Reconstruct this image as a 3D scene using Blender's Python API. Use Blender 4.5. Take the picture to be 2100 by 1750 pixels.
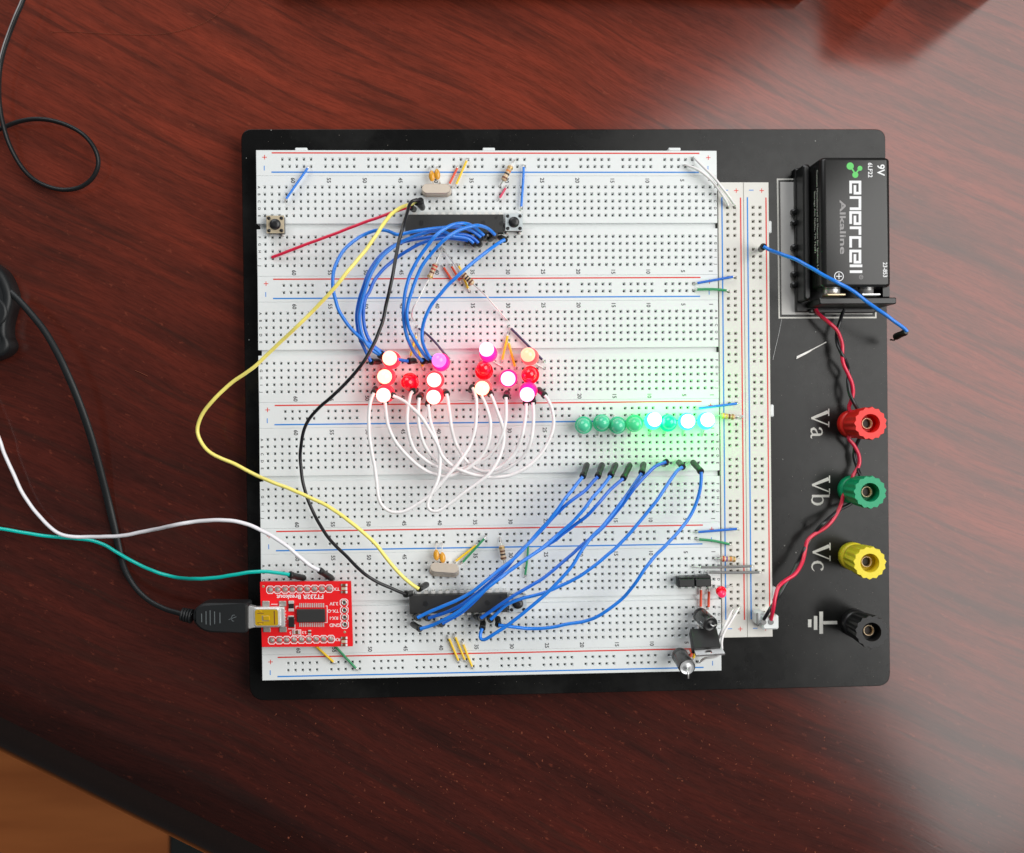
import bpy, math, random
from mathutils import Vector, Matrix, Euler
random.seed(7)
sc = bpy.context.scene
for o in list(bpy.data.objects): bpy.data.objects.remove(o)
C = sc.collection
# ------------------------------------------------------------------ camera (millimetres in code, metres in the scene)
MM = 0.001
ZB, ZP = 17.5, 9.0                       # top of the strips, top of the black plate (table top is z = 0)
F, PX, PY = 2308.0, 1050.0, 875.0        # focal length and centre in photo pixels
CAM = Vector((67.237, -83.453, 404.311 + ZB))
ROT = Euler((-0.0058, -0.0495, -0.0105), 'XYZ')
RM = ROT.to_matrix()
cd = bpy.data.cameras.new('camera'); cam = bpy.data.objects.new('camera', cd); C.objects.link(cam)
cam.location = CAM * MM; cam.rotation_euler = ROT
cd.sensor_width = 36.0; cd.lens = F / 2100.0 * 36.0; cd.clip_start = 0.01; cd.clip_end = 50
cd.dof.use_dof = True; cd.dof.focus_distance = 0.398; cd.dof.aperture_fstop = 20.0
sc.camera = cam
sc.view_settings.view_transform = 'Standard'; sc.view_settings.look = 'None'
sc.view_settings.exposure = 0.0; sc.view_settings.gamma = 1.0
sc.cycles.use_denoising = True
sc.cycles.max_bounces = 8; sc.cycles.sample_clamp_indirect = 6.0
# ------------------------------------------------------------------ light of the room
w = bpy.data.worlds.new('World'); sc.world = w; w.use_nodes = True
w.node_tree.nodes['Background'].inputs[0].default_value = (0.95, 0.97, 1.0, 1)
w.node_tree.nodes['Background'].inputs[1].default_value = 0.07
def area(name, loc, aim, sx, sy, power, col=(1, 1, 1), roll=0):
    l = bpy.data.lights.new(name, 'AREA'); l.shape = 'RECTANGLE'; l.size = sx; l.size_y = sy; l.energy = power; l.color = col
    o = bpy.data.objects.new(name, l); C.objects.link(o); o.location = loc
    q = (Vector(aim) - Vector(loc)).to_track_quat('-Z', 'Y'); o.rotation_euler = (q.to_matrix() @ Matrix.Rotation(math.radians(roll), 3, 'Z')).to_euler()
    return o
area('window_light', (1.19, 0.06, 1.30), (0.20, -0.03, 0.0), 1.5, 1.45, 35.0, (1.0, 0.985, 0.955), 21)
area('room_light', (-0.50, 1.35, 1.00), (0.0, -0.08, 0.0), 1.3, 1.1, 18.0, (0.97, 0.985, 1.0))

# ------------------------------------------------------------------ helpers
def P(px, py, z):
    """photo pixel -> point in the place at height z (mm)"""
    d = RM @ Vector(((px - PX) / F, -(py - PY) / F, -1.0))
    t = (z - CAM.z) / d.z
    return CAM + d * t
PITCH = 2.54; GA, GB = 7.38, 7.036; PER = 11 * PITCH + GA + GB + PITCH
def hole(b, r, c, z=ZB):
    """hole of board b (0 top), row letter, column number"""
    k = 'ABCDEFGHIJ'.index(r)
    return Vector(((64 - c) * PITCH, -(b * PER + (k + (2 if k > 4 else 0)) * PITCH), z))
ORG = {}
def finish(o, name, parent):
    C.objects.link(o)
    if parent: o.parent = parent
    return o
def tag(o, label=None, cat=None, group=None, kind=None):
    if label: o['label'] = label
    if cat: o['category'] = cat
    if group: o['group'] = group
    if kind: o['kind'] = kind
    return o
def thing(name, loc, label, cat, group=None):
    o = bpy.data.objects.new(name, None); C.objects.link(o); o.empty_display_size = 0.005
    o.location = Vector(loc) * MM; ORG[o.name] = Vector(loc)
    return tag(o, label, cat, group)
def origin(o):
    v = Vector((0, 0, 0))
    while o is not None:
        v += ORG.get(o.name, Vector((0, 0, 0))); o = o.parent
    return v
class MB:
    def __init__(s): s.v = []; s.f = []; s.m = []; s.sm = []
    def add(s, vs, fs, mi=0, smooth=False, mx=None):
        n = len(s.v)
        for p in vs:
            p = Vector(p); s.v.append(mx @ p if mx is not None else p)
        for q in fs: s.f.append([i + n for i in q]); s.m.append(mi); s.sm.append(smooth)
        return s
    def box(s, c, d, mx=None, ch=0.0, mi=0):
        """box centred at c with sizes d, chamfered all round by ch"""
        x, y, z = d[0] / 2, d[1] / 2, d[2] / 2; h = min(ch, x * .45, y * .45, z * .45)
        if h <= 0:
            vs = [(c[0] + i * x, c[1] + j * y, c[2] + k * z) for k in (-1, 1) for j in (-1, 1) for i in (-1, 1)]
            fs = [(0, 2, 3, 1), (4, 5, 7, 6), (0, 1, 5, 4), (2, 6, 7, 3), (0, 4, 6, 2), (1, 3, 7, 5)]
            return s.add(vs, fs, mi, False, mx)
        def ring(a, b, zz): return [(c[0] - a + h, c[1] - b, zz), (c[0] + a - h, c[1] - b, zz), (c[0] + a, c[1] - b + h, zz), (c[0] + a, c[1] + b - h, zz), (c[0] + a - h, c[1] + b, zz), (c[0] - a + h, c[1] + b, zz), (c[0] - a, c[1] + b - h, zz), (c[0] - a, c[1] - b + h, zz)]
        vs = ring(x - h, y - h, c[2] - z) + ring(x, y, c[2] - z + h) + ring(x, y, c[2] + z - h) + ring(x - h, y - h, c[2] + z)
        fs = [tuple(range(7, -1, -1)), tuple(range(24, 32))]
        for k in range(3):
            for i in range(8): fs.append((k * 8 + i, k * 8 + (i + 1) % 8, k * 8 + 8 + (i + 1) % 8, k * 8 + 8 + i))
        return s.add(vs, fs, mi, False, mx)
    def lathe(s, prof, n=24, mx=None, smooth=True, mi=0, cap0=True, cap1=True, wob=None):
        """prof: (radius, z) list turned round z; wob(angle, k) scales the radius"""
        vs = []; fs = []
        for k, (r, z) in enumerate(prof):
            for i in range(n):
                a = 2 * math.pi * i / n; q = r * (wob(a, k) if wob else 1)
                vs.append((q * math.cos(a), q * math.sin(a), z))
        for k in range(len(prof) - 1):
            for i in range(n): fs.append((k * n + i, k * n + (i + 1) % n, (k + 1) * n + (i + 1) % n, (k + 1) * n + i))
        s.add(vs, fs, mi, smooth, mx)
        if cap0: s.add([vs[i] for i in range(n)], [tuple(range(n - 1, -1, -1))], mi, False, mx)
        if cap1: s.add([vs[(len(prof) - 1) * n + i] for i in range(n)], [tuple(range(n))], mi, False, mx)
        return s
    def tube(s, pts, r, n=10, flat=1.0, up=None, mi=0, rs=None):
        """swept round (or flattened) tube with closed ends"""
        pts = [Vector(p) for p in pts]; m = len(pts); vs = []; fs = []; N = None
        for k in range(m):
            t = (pts[min(k + 1, m - 1)] - pts[max(k - 1, 0)])
            t = t.normalized() if t.length > 1e-9 else Vector((0, 0, 1))
            if N is None:
                a = Vector(up) if up else (Vector((0, 0, 1)) if abs(t.z) < .9 else Vector((1, 0, 0)))
                N = (a - t * a.dot(t)).normalized()
            else:
                if up: N = Vector(up)
                N = N - t * N.dot(t); N = N.normalized() if N.length > 1e-6 else t.orthogonal().normalized()
            B = t.cross(N); rr = rs[k] if rs else r
            for i in range(n):
                a = 2 * math.pi * i / n
                vs.append(pts[k] + N * (rr * flat * math.cos(a)) + B * (rr * math.sin(a)))
        for k in range(m - 1):
            for i in range(n): fs.append((k * n + i, k * n + (i + 1) % n, (k + 1) * n + (i + 1) % n, (k + 1) * n + i))
        s.add(vs, fs, mi, True); s.add(vs[:n], [tuple(range(n - 1, -1, -1))], mi); s.add(vs[-n:], [tuple(range(n))], mi)
        return s
    def prism(s, poly, z0, z1, mx=None, mi=0, ch=0.0):
        """upright prism over a polygon (counter-clockwise), top edge chamfered by ch"""
        n = len(poly)
        cx = sum(p[0] for p in poly) / n; cy = sum(p[1] for p in poly) / n
        def sh(p, h):
            d = math.hypot(p[0] - cx, p[1] - cy) or 1
            return (p[0] - (p[0] - cx) / d * h, p[1] - (p[1] - cy) / d * h)
        L = [[(p[0], p[1], z0) for p in poly], [(p[0], p[1], z1 - ch) for p in poly]]
        if ch > 0: L.append([(*sh(p, ch), z1) for p in poly])
        vs = sum(L, []); fs = [tuple(range(n - 1, -1, -1)), tuple(range((len(L) - 1) * n, len(L) * n))]
        for k in range(len(L) - 1):
            for i in range(n): fs.append((k * n + i, k * n + (i + 1) % n, (k + 1) * n + (i + 1) % n, (k + 1) * n + i))
        return s.add(vs, fs, mi, False, mx)
    def ribbon(s, pts, ws, z, h=0.04, mx=None, closed=False):
        """flat printed stroke of given widths, h thick, mitred corners"""
        n = len(pts); ws = ws if isinstance(ws, (list, tuple)) else [ws] * n; A = []; B = []
        for i in range(n):
            a = Vector(pts[(i - 1) % n] if (closed or i) else pts[i]); b = Vector(pts[i]); c = Vector(pts[(i + 1) % n] if (closed or i < n - 1) else pts[i])
            d1 = (b - a); d2 = (c - b)
            d1 = d1.normalized() if d1.length > 1e-9 else d2.normalized(); d2 = d2.normalized() if d2.length > 1e-9 else d1
            n1 = Vector((-d1.y, d1.x)); n2 = Vector((-d2.y, d2.x)); q = n1 + n2
            q = q.normalized() if q.length > 1e-6 else n1
            k = min(1 / max(q.dot(n1), .35), 2.0) * ws[i] / 2
            A.append(b + q * k); B.append(b - q * k)
        m = n if closed else n - 1
        vs = [(p.x, p.y, z + h) for p in A] + [(p.x, p.y, z + h) for p in B]
        fs = [(i, n + i, n + (i + 1) % n, (i + 1) % n) for i in range(m)]
        return s.add(vs, fs, 0, False, mx)
    def mesh(s, name, mats, off=Vector((0, 0, 0))):
        me = bpy.data.meshes.new(name)
        me.from_pydata([((p - off) * MM)[:] for p in s.v], [], s.f)
        for m in (mats if isinstance(mats, (list, tuple)) else [mats]): me.materials.append(m)
        me.polygons.foreach_set('material_index', s.m); me.polygons.foreach_set('use_smooth', s.sm); me.update()
        return me
    def build(s, name, mats, parent=None, label=None):
        o = bpy.data.objects.new(name, s.mesh(name, mats, origin(parent) if parent else Vector((0, 0, 0))))
        finish(o, name, parent)
        if label: o['label'] = label
        return o
def axis_mx(a, b, spin=0.0):
    """matrix that puts local z along a->b with its origin at a"""
    z = (Vector(b) - Vector(a)).normalized()
    q = z.to_track_quat('Z', 'Y').to_matrix().to_4x4()
    return Matrix.Translation(a) @ q @ Matrix.Rotation(spin, 4, 'Z')
def smooth_path(pts, step=1.3):
    pts = [Vector(p) for p in pts]; out = [pts[0]]; n = len(pts)
    for i in range(n - 1):
        a, b, c, d = pts[max(i - 1, 0)], pts[i], pts[i + 1], pts[min(i + 2, n - 1)]
        m = max(2, int((c - b).length / step) + 1)
        for k in range(1, m + 1):
            t = k / m
            out.append(0.5 * ((2 * b) + (c - a) * t + (2 * a - 5 * b + 4 * c - d) * t * t + (3 * b - a - 3 * c + d) * t ** 3))
    return out
_txt = {}
def text_geo(t):
    """outline of built-in lettering: unit size, centred"""
    if t in _txt: return _txt[t]
    cu = bpy.data.curves.new('t', 'FONT'); cu.body = t; cu.align_x = 'CENTER'; cu.align_y = 'CENTER'; cu.resolution_u = 3
    ob = bpy.data.objects.new('t', cu); C.objects.link(ob)
    me = bpy.data.meshes.new_from_object(ob.evaluated_get(bpy.context.evaluated_depsgraph_get()))
    g = ([v.co.copy() for v in me.vertices], [tuple(p.vertices) for p in me.polygons])
    bpy.data.objects.remove(ob); bpy.data.curves.remove(cu); bpy.data.meshes.remove(me)
    _txt[t] = g; return g
def put_text(mb, t, x, y, z, size, rot=0.0, sx=1.0, bold=0.0, base=None):
    vs, fs = text_geo(t)
    mx = Matrix.Translation((x, y, z)) @ Matrix.Rotation(math.radians(rot), 4, 'Z') @ Matrix.Diagonal((size * sx, size, 1, 1))
    if base is not None: mx = base @ mx
    for k, (dx, dy) in enumerate(((0, 0), (bold, 0), (0, bold), (bold, bold))[:4 if bold else 1]):
        mb.add([Vector((v.x + dx, v.y + dy, v.z + k * .004)) for v in vs], fs, 0, False, mx)
# ------------------------------------------------------------------ materials
def mat(name, col, rough=0.45, metal=0.0, var=0.06, bump=0.0, scale=900.0, emit=None, estr=0.0, coat=0.0, spec=0.5, trans=0.0, sss=0.0, rvar=0.0):
    m = bpy.data.materials.new(name); m.use_nodes = True; nt = m.node_tree; b = nt.nodes['Principled BSDF']
    b.inputs['Roughness'].default_value = rough; b.inputs['Metallic'].default_value = metal
    b.inputs['Coat Weight'].default_value = coat; b.inputs['Coat Roughness'].default_value = 0.08; b.inputs['Specular IOR Level'].default_value = spec
    b.inputs['Transmission Weight'].default_value = trans
    if sss: b.inputs['Subsurface Weight'].default_value = sss; b.inputs['Subsurface Radius'].default_value = (0.002, 0.002, 0.002); b.inputs['Subsurface Scale'].default_value = 0.5
    tc = nt.nodes.new('ShaderNodeTexCoord'); no = nt.nodes.new('ShaderNodeTexNoise'); no.inputs['Scale'].default_value = scale; no.inputs['Detail'].default_value = 5
    nt.links.new(tc.outputs['Object'], no.inputs['Vector'])
    mx = nt.nodes.new('ShaderNodeMixRGB'); mx.inputs[1].default_value = (*[c * (1 - var) for c in col], 1); mx.inputs[2].default_value = (*[min(1, c * (1 + var)) for c in col], 1)
    nt.links.new(no.outputs['Fac'], mx.inputs[0]); nt.links.new(mx.outputs[0], b.inputs['Base Color'])
    if rvar:
        mr = nt.nodes.new('ShaderNodeMapRange'); mr.inputs[3].default_value = max(0, rough - rvar); mr.inputs[4].default_value = rough + rvar
        n2 = nt.nodes.new('ShaderNodeTexNoise'); n2.inputs['Scale'].default_value = scale * .12; n2.inputs['Detail'].default_value = 6; nt.links.new(tc.outputs['Object'], n2.inputs['Vector'])
        nt.links.new(n2.outputs['Fac'], mr.inputs[0]); nt.links.new(mr.outputs[0], b.inputs['Roughness'])
    if bump:
        bp = nt.nodes.new('ShaderNodeBump'); bp.inputs['Strength'].default_value = bump; bp.inputs['Distance'].default_value = 0.0002
        nt.links.new(no.outputs['Fac'], bp.inputs['Height']); nt.links.new(bp.outputs[0], b.inputs['Normal'])
    if emit: b.inputs['Emission Color'].default_value = (*emit, 1); b.inputs['Emission Strength'].default_value = estr
    return m
def nd(nt, t, **kw):
    n = nt.nodes.new(t)
    for k, v in kw.items(): setattr(n, k, v)
    return n
VD0, VD1 = -0.12, 0.07                                  # across the grain (m): dark heartwood below, lighter veneer above, some light falloff put into the colour
def wood_table():
    m = bpy.data.materials.new('mahogany'); m.use_nodes = True; nt = m.node_tree; b = nt.nodes['Principled BSDF']; L = nt.links.new
    tc = nd(nt, 'ShaderNodeTexCoord')
    rt = nd(nt, 'ShaderNodeMapping'); rt.inputs['Rotation'].default_value = (0, 0, math.radians(27)); L(tc.outputs['Object'], rt.inputs['Vector'])
    # slow wandering of the figure
    wn = nd(nt, 'ShaderNodeTexNoise'); wn.inputs['Scale'].default_value = 5.0; wn.inputs['Detail'].default_value = 2; L(rt.outputs[0], wn.inputs['Vector'])
    wa = nd(nt, 'ShaderNodeVectorMath', operation='MULTIPLY_ADD'); wa.inputs[1].default_value = (0.04, 0.035, 0); L(wn.outputs['Color'], wa.inputs[0]); L(rt.outputs[0], wa.inputs[2])
    def grain(sx, sy, det, rough=.6, src=wa):
        mp = nd(nt, 'ShaderNodeMapping'); mp.inputs['Scale'].default_value = (sx, sy, 1); L(src.outputs[0], mp.inputs['Vector'])
        n = nd(nt, 'ShaderNodeTexNoise'); n.inputs['Scale'].default_value = 1; n.inputs['Detail'].default_value = det; n.inputs['Roughness'].default_value = rough; L(mp.outputs[0], n.inputs['Vector']); return n
    big = grain(7, 62, 4, .55); mid = grain(22, 260, 5, .6); fine = grain(160, 1500, 3, .6); fleck = grain(220, 420, 3, .7, rt)
    def ramp(stops):
        r = nd(nt, 'ShaderNodeValToRGB'); e = r.color_ramp.elements
        e[0].position, e[0].color = stops[0][0], (*stops[0][1], 1); e[1].position, e[1].color = stops[-1][0], (*stops[-1][1], 1)
        for p, c in stops[1:-1]: k = e.new(p); k.color = (*c, 1)
        return r
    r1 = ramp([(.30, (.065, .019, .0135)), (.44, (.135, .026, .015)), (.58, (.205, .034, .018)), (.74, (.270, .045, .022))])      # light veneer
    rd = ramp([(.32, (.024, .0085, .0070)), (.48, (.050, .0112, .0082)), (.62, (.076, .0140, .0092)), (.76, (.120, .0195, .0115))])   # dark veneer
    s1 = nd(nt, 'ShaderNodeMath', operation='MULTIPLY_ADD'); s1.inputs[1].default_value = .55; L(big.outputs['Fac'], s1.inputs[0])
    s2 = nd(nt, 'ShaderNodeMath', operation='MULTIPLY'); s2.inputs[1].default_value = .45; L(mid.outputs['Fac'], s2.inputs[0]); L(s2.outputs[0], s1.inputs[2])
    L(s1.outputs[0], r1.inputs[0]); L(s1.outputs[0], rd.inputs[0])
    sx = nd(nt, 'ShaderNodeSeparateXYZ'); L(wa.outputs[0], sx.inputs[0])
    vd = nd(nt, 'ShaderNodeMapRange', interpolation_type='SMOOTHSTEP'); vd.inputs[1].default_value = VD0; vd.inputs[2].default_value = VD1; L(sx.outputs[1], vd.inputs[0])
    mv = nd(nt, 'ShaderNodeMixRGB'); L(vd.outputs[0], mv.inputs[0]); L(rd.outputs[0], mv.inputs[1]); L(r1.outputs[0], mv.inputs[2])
    # darker pores along the grain
    r2 = nd(nt, 'ShaderNodeMapRange'); r2.inputs[1].default_value = .38; r2.inputs[2].default_value = .55; r2.inputs[3].default_value = .62; r2.inputs[4].default_value = 1.08; L(fine.outputs['Fac'], r2.inputs[0])
    m1 = nd(nt, 'ShaderNodeMixRGB', blend_type='MULTIPLY'); m1.inputs[0].default_value = .5; L(mv.outputs[0], m1.inputs[1]); L(r2.outputs[0], m1.inputs[2])
    # light reddish flecks of the veneer
    r3 = nd(nt, 'ShaderNodeMapRange'); r3.inputs[1].default_value = .62; r3.inputs[2].default_value = .78; r3.inputs[4].default_value = .55; L(fleck.outputs['Fac'], r3.inputs[0])
    m2 = nd(nt, 'ShaderNodeMixRGB'); m2.inputs[2].default_value = (0.26, 0.060, 0.032, 1); L(r3.outputs[0], m2.inputs[0]); L(m1.outputs[0], m2.inputs[1])
    stk = grain(15, 300, 2, .5); stk2 = grain(9, 120, 3, .5)
    r4 = nd(nt, 'ShaderNodeMapRange', interpolation_type='SMOOTHSTEP'); r4.inputs[1].default_value = .54; r4.inputs[2].default_value = .70; r4.inputs[4].default_value = .45; L(stk.outputs['Fac'], r4.inputs[0])
    r5 = nd(nt, 'ShaderNodeMapRange', interpolation_type='SMOOTHSTEP'); r5.inputs[1].default_value = .56; r5.inputs[2].default_value = .70; r5.inputs[4].default_value = .40; L(stk2.outputs['Fac'], r5.inputs[0])
    mxs = nd(nt, 'ShaderNodeMath', operation='MAXIMUM'); L(r4.outputs[0], mxs.inputs[0]); L(r5.outputs[0], mxs.inputs[1])
    m3 = nd(nt, 'ShaderNodeMixRGB'); m3.inputs[2].default_value = (0.026, 0.0125, 0.0095, 1); L(mxs.outputs[0], m3.inputs[0]); L(m2.outputs[0], m3.inputs[1])
    L(m3.outputs[0], b.inputs['Base Color'])
    sm = nd(nt, 'ShaderNodeTexNoise'); sm.inputs['Scale'].default_value = 18; sm.inputs['Detail'].default_value = 6; L(tc.outputs['Object'], sm.inputs['Vector'])
    rr = nd(nt, 'ShaderNodeMapRange'); rr.inputs[3].default_value = .11; rr.inputs[4].default_value = .19; L(sm.outputs['Fac'], rr.inputs[0]); L(rr.outputs[0], b.inputs['Roughness'])
    bp = nd(nt, 'ShaderNodeBump'); bp.inputs['Strength'].default_value = .05; bp.inputs['Distance'].default_value = .0002; L(fine.outputs['Fac'], bp.inputs['Height']); L(bp.outputs[0], b.inputs['Normal'])
    return m
def floor_wood():
    m = bpy.data.materials.new('oak_floor'); m.use_nodes = True; nt = m.node_tree; b = nt.nodes['Principled BSDF']; L = nt.links.new
    tc = nd(nt, 'ShaderNodeTexCoord'); mp = nd(nt, 'ShaderNodeMapping'); mp.inputs['Rotation'].default_value = (0, 0, math.radians(20)); mp.inputs['Scale'].default_value = (3, 22, 1); L(tc.outputs['Object'], mp.inputs['Vector'])
    n = nd(nt, 'ShaderNodeTexNoise'); n.inputs['Scale'].default_value = 1.5; n.inputs['Detail'].default_value = 5; L(mp.outputs[0], n.inputs['Vector'])
    r = nd(nt, 'ShaderNodeValToRGB'); e = r.color_ramp.elements; e[0].position = .3; e[0].color = (.56, .160, .040, 1); e[1].position = .7; e[1].color = (.78, .250, .066, 1); L(n.outputs['Fac'], r.inputs[0]); L(r.outputs[0], b.inputs['Base Color'])
    b.inputs['Roughness'].default_value = .45
    return m
def plate_paint():
    m = mat('black_satin_paint', (0.0055, 0.0056, 0.0056), 0.23, var=.15, bump=.05, scale=2500, rvar=.05, spec=.25)
    nt = m.node_tree; b = nt.nodes['Principled BSDF']; L = nt.links.new
    tc = nd(nt, 'ShaderNodeTexCoord'); n = nd(nt, 'ShaderNodeTexNoise'); n.inputs['Scale'].default_value = 22; n.inputs['Detail'].default_value = 7; n.inputs['Roughness'].default_value = .62; L(tc.outputs['Object'], n.inputs['Vector'])
    r = nd(nt, 'ShaderNodeMapRange'); r.inputs[1].default_value = .48; r.inputs[2].default_value = .76; r.inputs[4].default_value = .085; L(n.outputs['Fac'], r.inputs[0])
    v = nd(nt, 'ShaderNodeTexVoronoi'); v.inputs['Scale'].default_value = 230; L(tc.outputs['Object'], v.inputs['Vector'])
    lt = nd(nt, 'ShaderNodeMath', operation='LESS_THAN'); lt.inputs[1].default_value = .055; L(v.outputs['Distance'], lt.inputs[0])
    sel = nd(nt, 'ShaderNodeMath', operation='GREATER_THAN'); sel.inputs[1].default_value = .80; sp = nd(nt, 'ShaderNodeSeparateColor'); L(v.outputs['Color'], sp.inputs[0]); L(sp.outputs[0], sel.inputs[0])
    mu = nd(nt, 'ShaderNodeMath', operation='MULTIPLY'); L(lt.outputs[0], mu.inputs[0]); L(sel.outputs[0], mu.inputs[1])
    ad = nd(nt, 'ShaderNodeMath', operation='ADD'); L(r.outputs[0], ad.inputs[0]); L(mu.outputs[0], ad.inputs[1])
    old = b.inputs['Base Color'].links[0].from_socket
    mx = nd(nt, 'ShaderNodeMixRGB'); mx.inputs[2].default_value = (.22, .22, .21, 1); L(ad.outputs[0], mx.inputs[0]); L(old, mx.inputs[1]); L(mx.outputs[0], b.inputs['Base Color'])
    return m
M = dict(
    edge=mat('dark_edge', (0.010, 0.0055, 0.0045), .22, var=.2, coat=.2),
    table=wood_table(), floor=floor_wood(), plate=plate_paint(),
    abs=mat('white_abs', (0.76, 0.79, 0.79), 0.42, var=.025, bump=.04, scale=600), cream_abs=mat('warm_white_abs', (0.70, 0.685, 0.64), 0.42, var=.025, bump=.04, scale=600), contact=mat('hole_contact', (0.14, 0.13, 0.12), 0.45, metal=.3),  # cream_abs: slightly warmer, darker white for the vertical strips
    red_ink=mat('red_ink', (0.70, 0.030, 0.016), .5), blue_ink=mat('blue_ink', (0.008, 0.22, 0.68), .5), black_ink=mat('grey_ink', (0.035, 0.035, 0.04), .5),
    white_ink=mat('white_ink', (0.74, 0.73, 0.68), .5), paper=mat('white_pad', (0.64, 0.63, 0.61), .6, var=.03, scale=60),
    blue=mat('blue_pvc', (0.016, 0.215, 0.80), .30, coat=.25), blue_d=mat('dark_blue_pvc', (0.010, 0.145, 0.66), .32, coat=.25), navy=mat('navy_pvc', (0.050, 0.036, 0.095), .35, coat=.2),
    white=mat('white_pvc', (0.86, 0.84, 0.84), .32, coat=.2), offwhite=mat('left_white_pvc', (0.84, 0.83, 0.87), .32, coat=.2),
    yellow=mat('pale_yellow_pvc', (0.95, 0.83, 0.20), .32, coat=.2), amber=mat('amber_pvc', (0.95, 0.62, 0.020), .38), orange=mat('orange_pvc', (0.78, 0.085, 0.03), .38), red=mat('red_pvc', (0.72, 0.016, 0.065), .32, coat=.25), pink=mat('pinkish_red_pvc', (0.72, 0.05, 0.13), .38),
    teal=mat('teal_pvc', (0.0, 0.50, 0.43), .32, coat=.2), green=mat('green_pvc', (0.035, 0.30, 0.12), .4), grey=mat('grey_pvc', (0.20, 0.20, 0.20), .4), black=mat('black_pvc', (0.010, 0.010, 0.013), .33, coat=.2),
    shrink=mat('black_sleeve', (0.012, 0.0125, 0.0125), .42, var=.25, bump=.15, scale=1500), epoxy=mat('chip_epoxy', (0.022, 0.022, 0.022), .50, var=.2, bump=.1, scale=3000),
    tin=mat('tinned_metal', (0.80, 0.79, 0.76), .46, metal=.7, rvar=.08), can=mat('crystal_can', (0.78, 0.68, 0.57), .42, metal=.6, rvar=.06), brass=mat('brass_tube', (0.62, 0.48, 0.32), .38, metal=.7), dark_hole=mat('dark_bore', (0.045, 0.035, 0.028), .5),
    gold=mat('gold_shell', (0.80, 0.50, 0.015), .36, metal=.55, rvar=.08), steel=mat('bright_steel', (0.80, 0.80, 0.79), .32, metal=.65),
    pcb=mat('red_solder_mask', (0.80, 0.006, 0.010), .42, coat=.1, var=.06), solder=mat('solder', (0.60, 0.56, 0.52), .36, metal=.75, bump=.3, scale=1500),
    ceramic=mat('ochre_dipped_ceramic', (0.68, 0.32, 0.02), .33, coat=.4), beige=mat('beige_lacquer', (0.66, 0.47, 0.29), .36, coat=.3), cream=mat('cream_plastic', (0.50, 0.42, 0.29), .45), palegrey=mat('pale_steel_cover', (0.60, 0.66, 0.68), .36, metal=.25),
    p_red=mat('red_plastic', (0.86, 0.018, 0.012), .42, bump=.12, scale=1200), p_green=mat('green_plastic', (0.0, 0.34, 0.15), .42, bump=.12, scale=1200), p_yellow=mat('yellow_plastic', (0.86, 0.70, 0.03), .42, bump=.12, scale=1200), p_black=mat('black_plastic', (0.012, 0.012, 0.013), .40, coat=.1),
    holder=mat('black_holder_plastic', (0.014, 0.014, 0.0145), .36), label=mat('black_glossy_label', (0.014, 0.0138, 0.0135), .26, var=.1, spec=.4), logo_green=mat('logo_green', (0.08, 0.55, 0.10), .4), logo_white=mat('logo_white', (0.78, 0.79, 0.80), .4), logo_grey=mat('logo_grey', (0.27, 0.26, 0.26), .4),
    rubber=mat('black_cable_rubber', (0.010, 0.0115, 0.0125), .46, var=.2, spec=.38, bump=.08, scale=1800), rubber_line=mat('light_rubber', (0.10, 0.115, 0.12), .45), sleeve=mat('dark_grey_sleeve', (0.026, 0.025, 0.025), .24, coat=.3), alu=mat('bare_aluminium', (0.66, 0.67, 0.68), .42, metal=.6, bump=.06),
    dark_patch=mat('dark_grey_patch', (0.035, 0.04, 0.038), .9, var=.3), dust=mat('pale_dust', (0.42, 0.38, 0.33), .8), crumb=mat('reddish_crumb', (0.17, 0.050, 0.028), .9, var=.6, scale=90, spec=.1),
    b_brown=mat('brown_band', (0.16, 0.05, 0.02), .4), b_black=mat('black_band', (0.012, 0.012, 0.012), .4), b_red=mat('red_band', (0.55, 0.03, 0.02), .4), b_orange=mat('orange_band', (0.72, 0.22, 0.03), .4), b_gold=mat('gold_band', (0.50, 0.33, 0.10), .35, metal=.5), b_violet=mat('violet_band', (0.16, 0.08, 0.32), .4), b_yellow=mat('yellow_band', (0.72, 0.56, 0.04), .4),
    led_red=mat('red_lens', (0.86, 0.006, 0.026), .16, coat=.5, trans=.12, emit=(1, .004, .02), estr=.20), led_green=mat('green_lens', (0.095, 0.64, 0.37), .20, coat=.5, trans=.12, emit=(.05, .7, .35), estr=.10),  # unlit lenses emit slightly, standing in for light scattered through them
)
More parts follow.
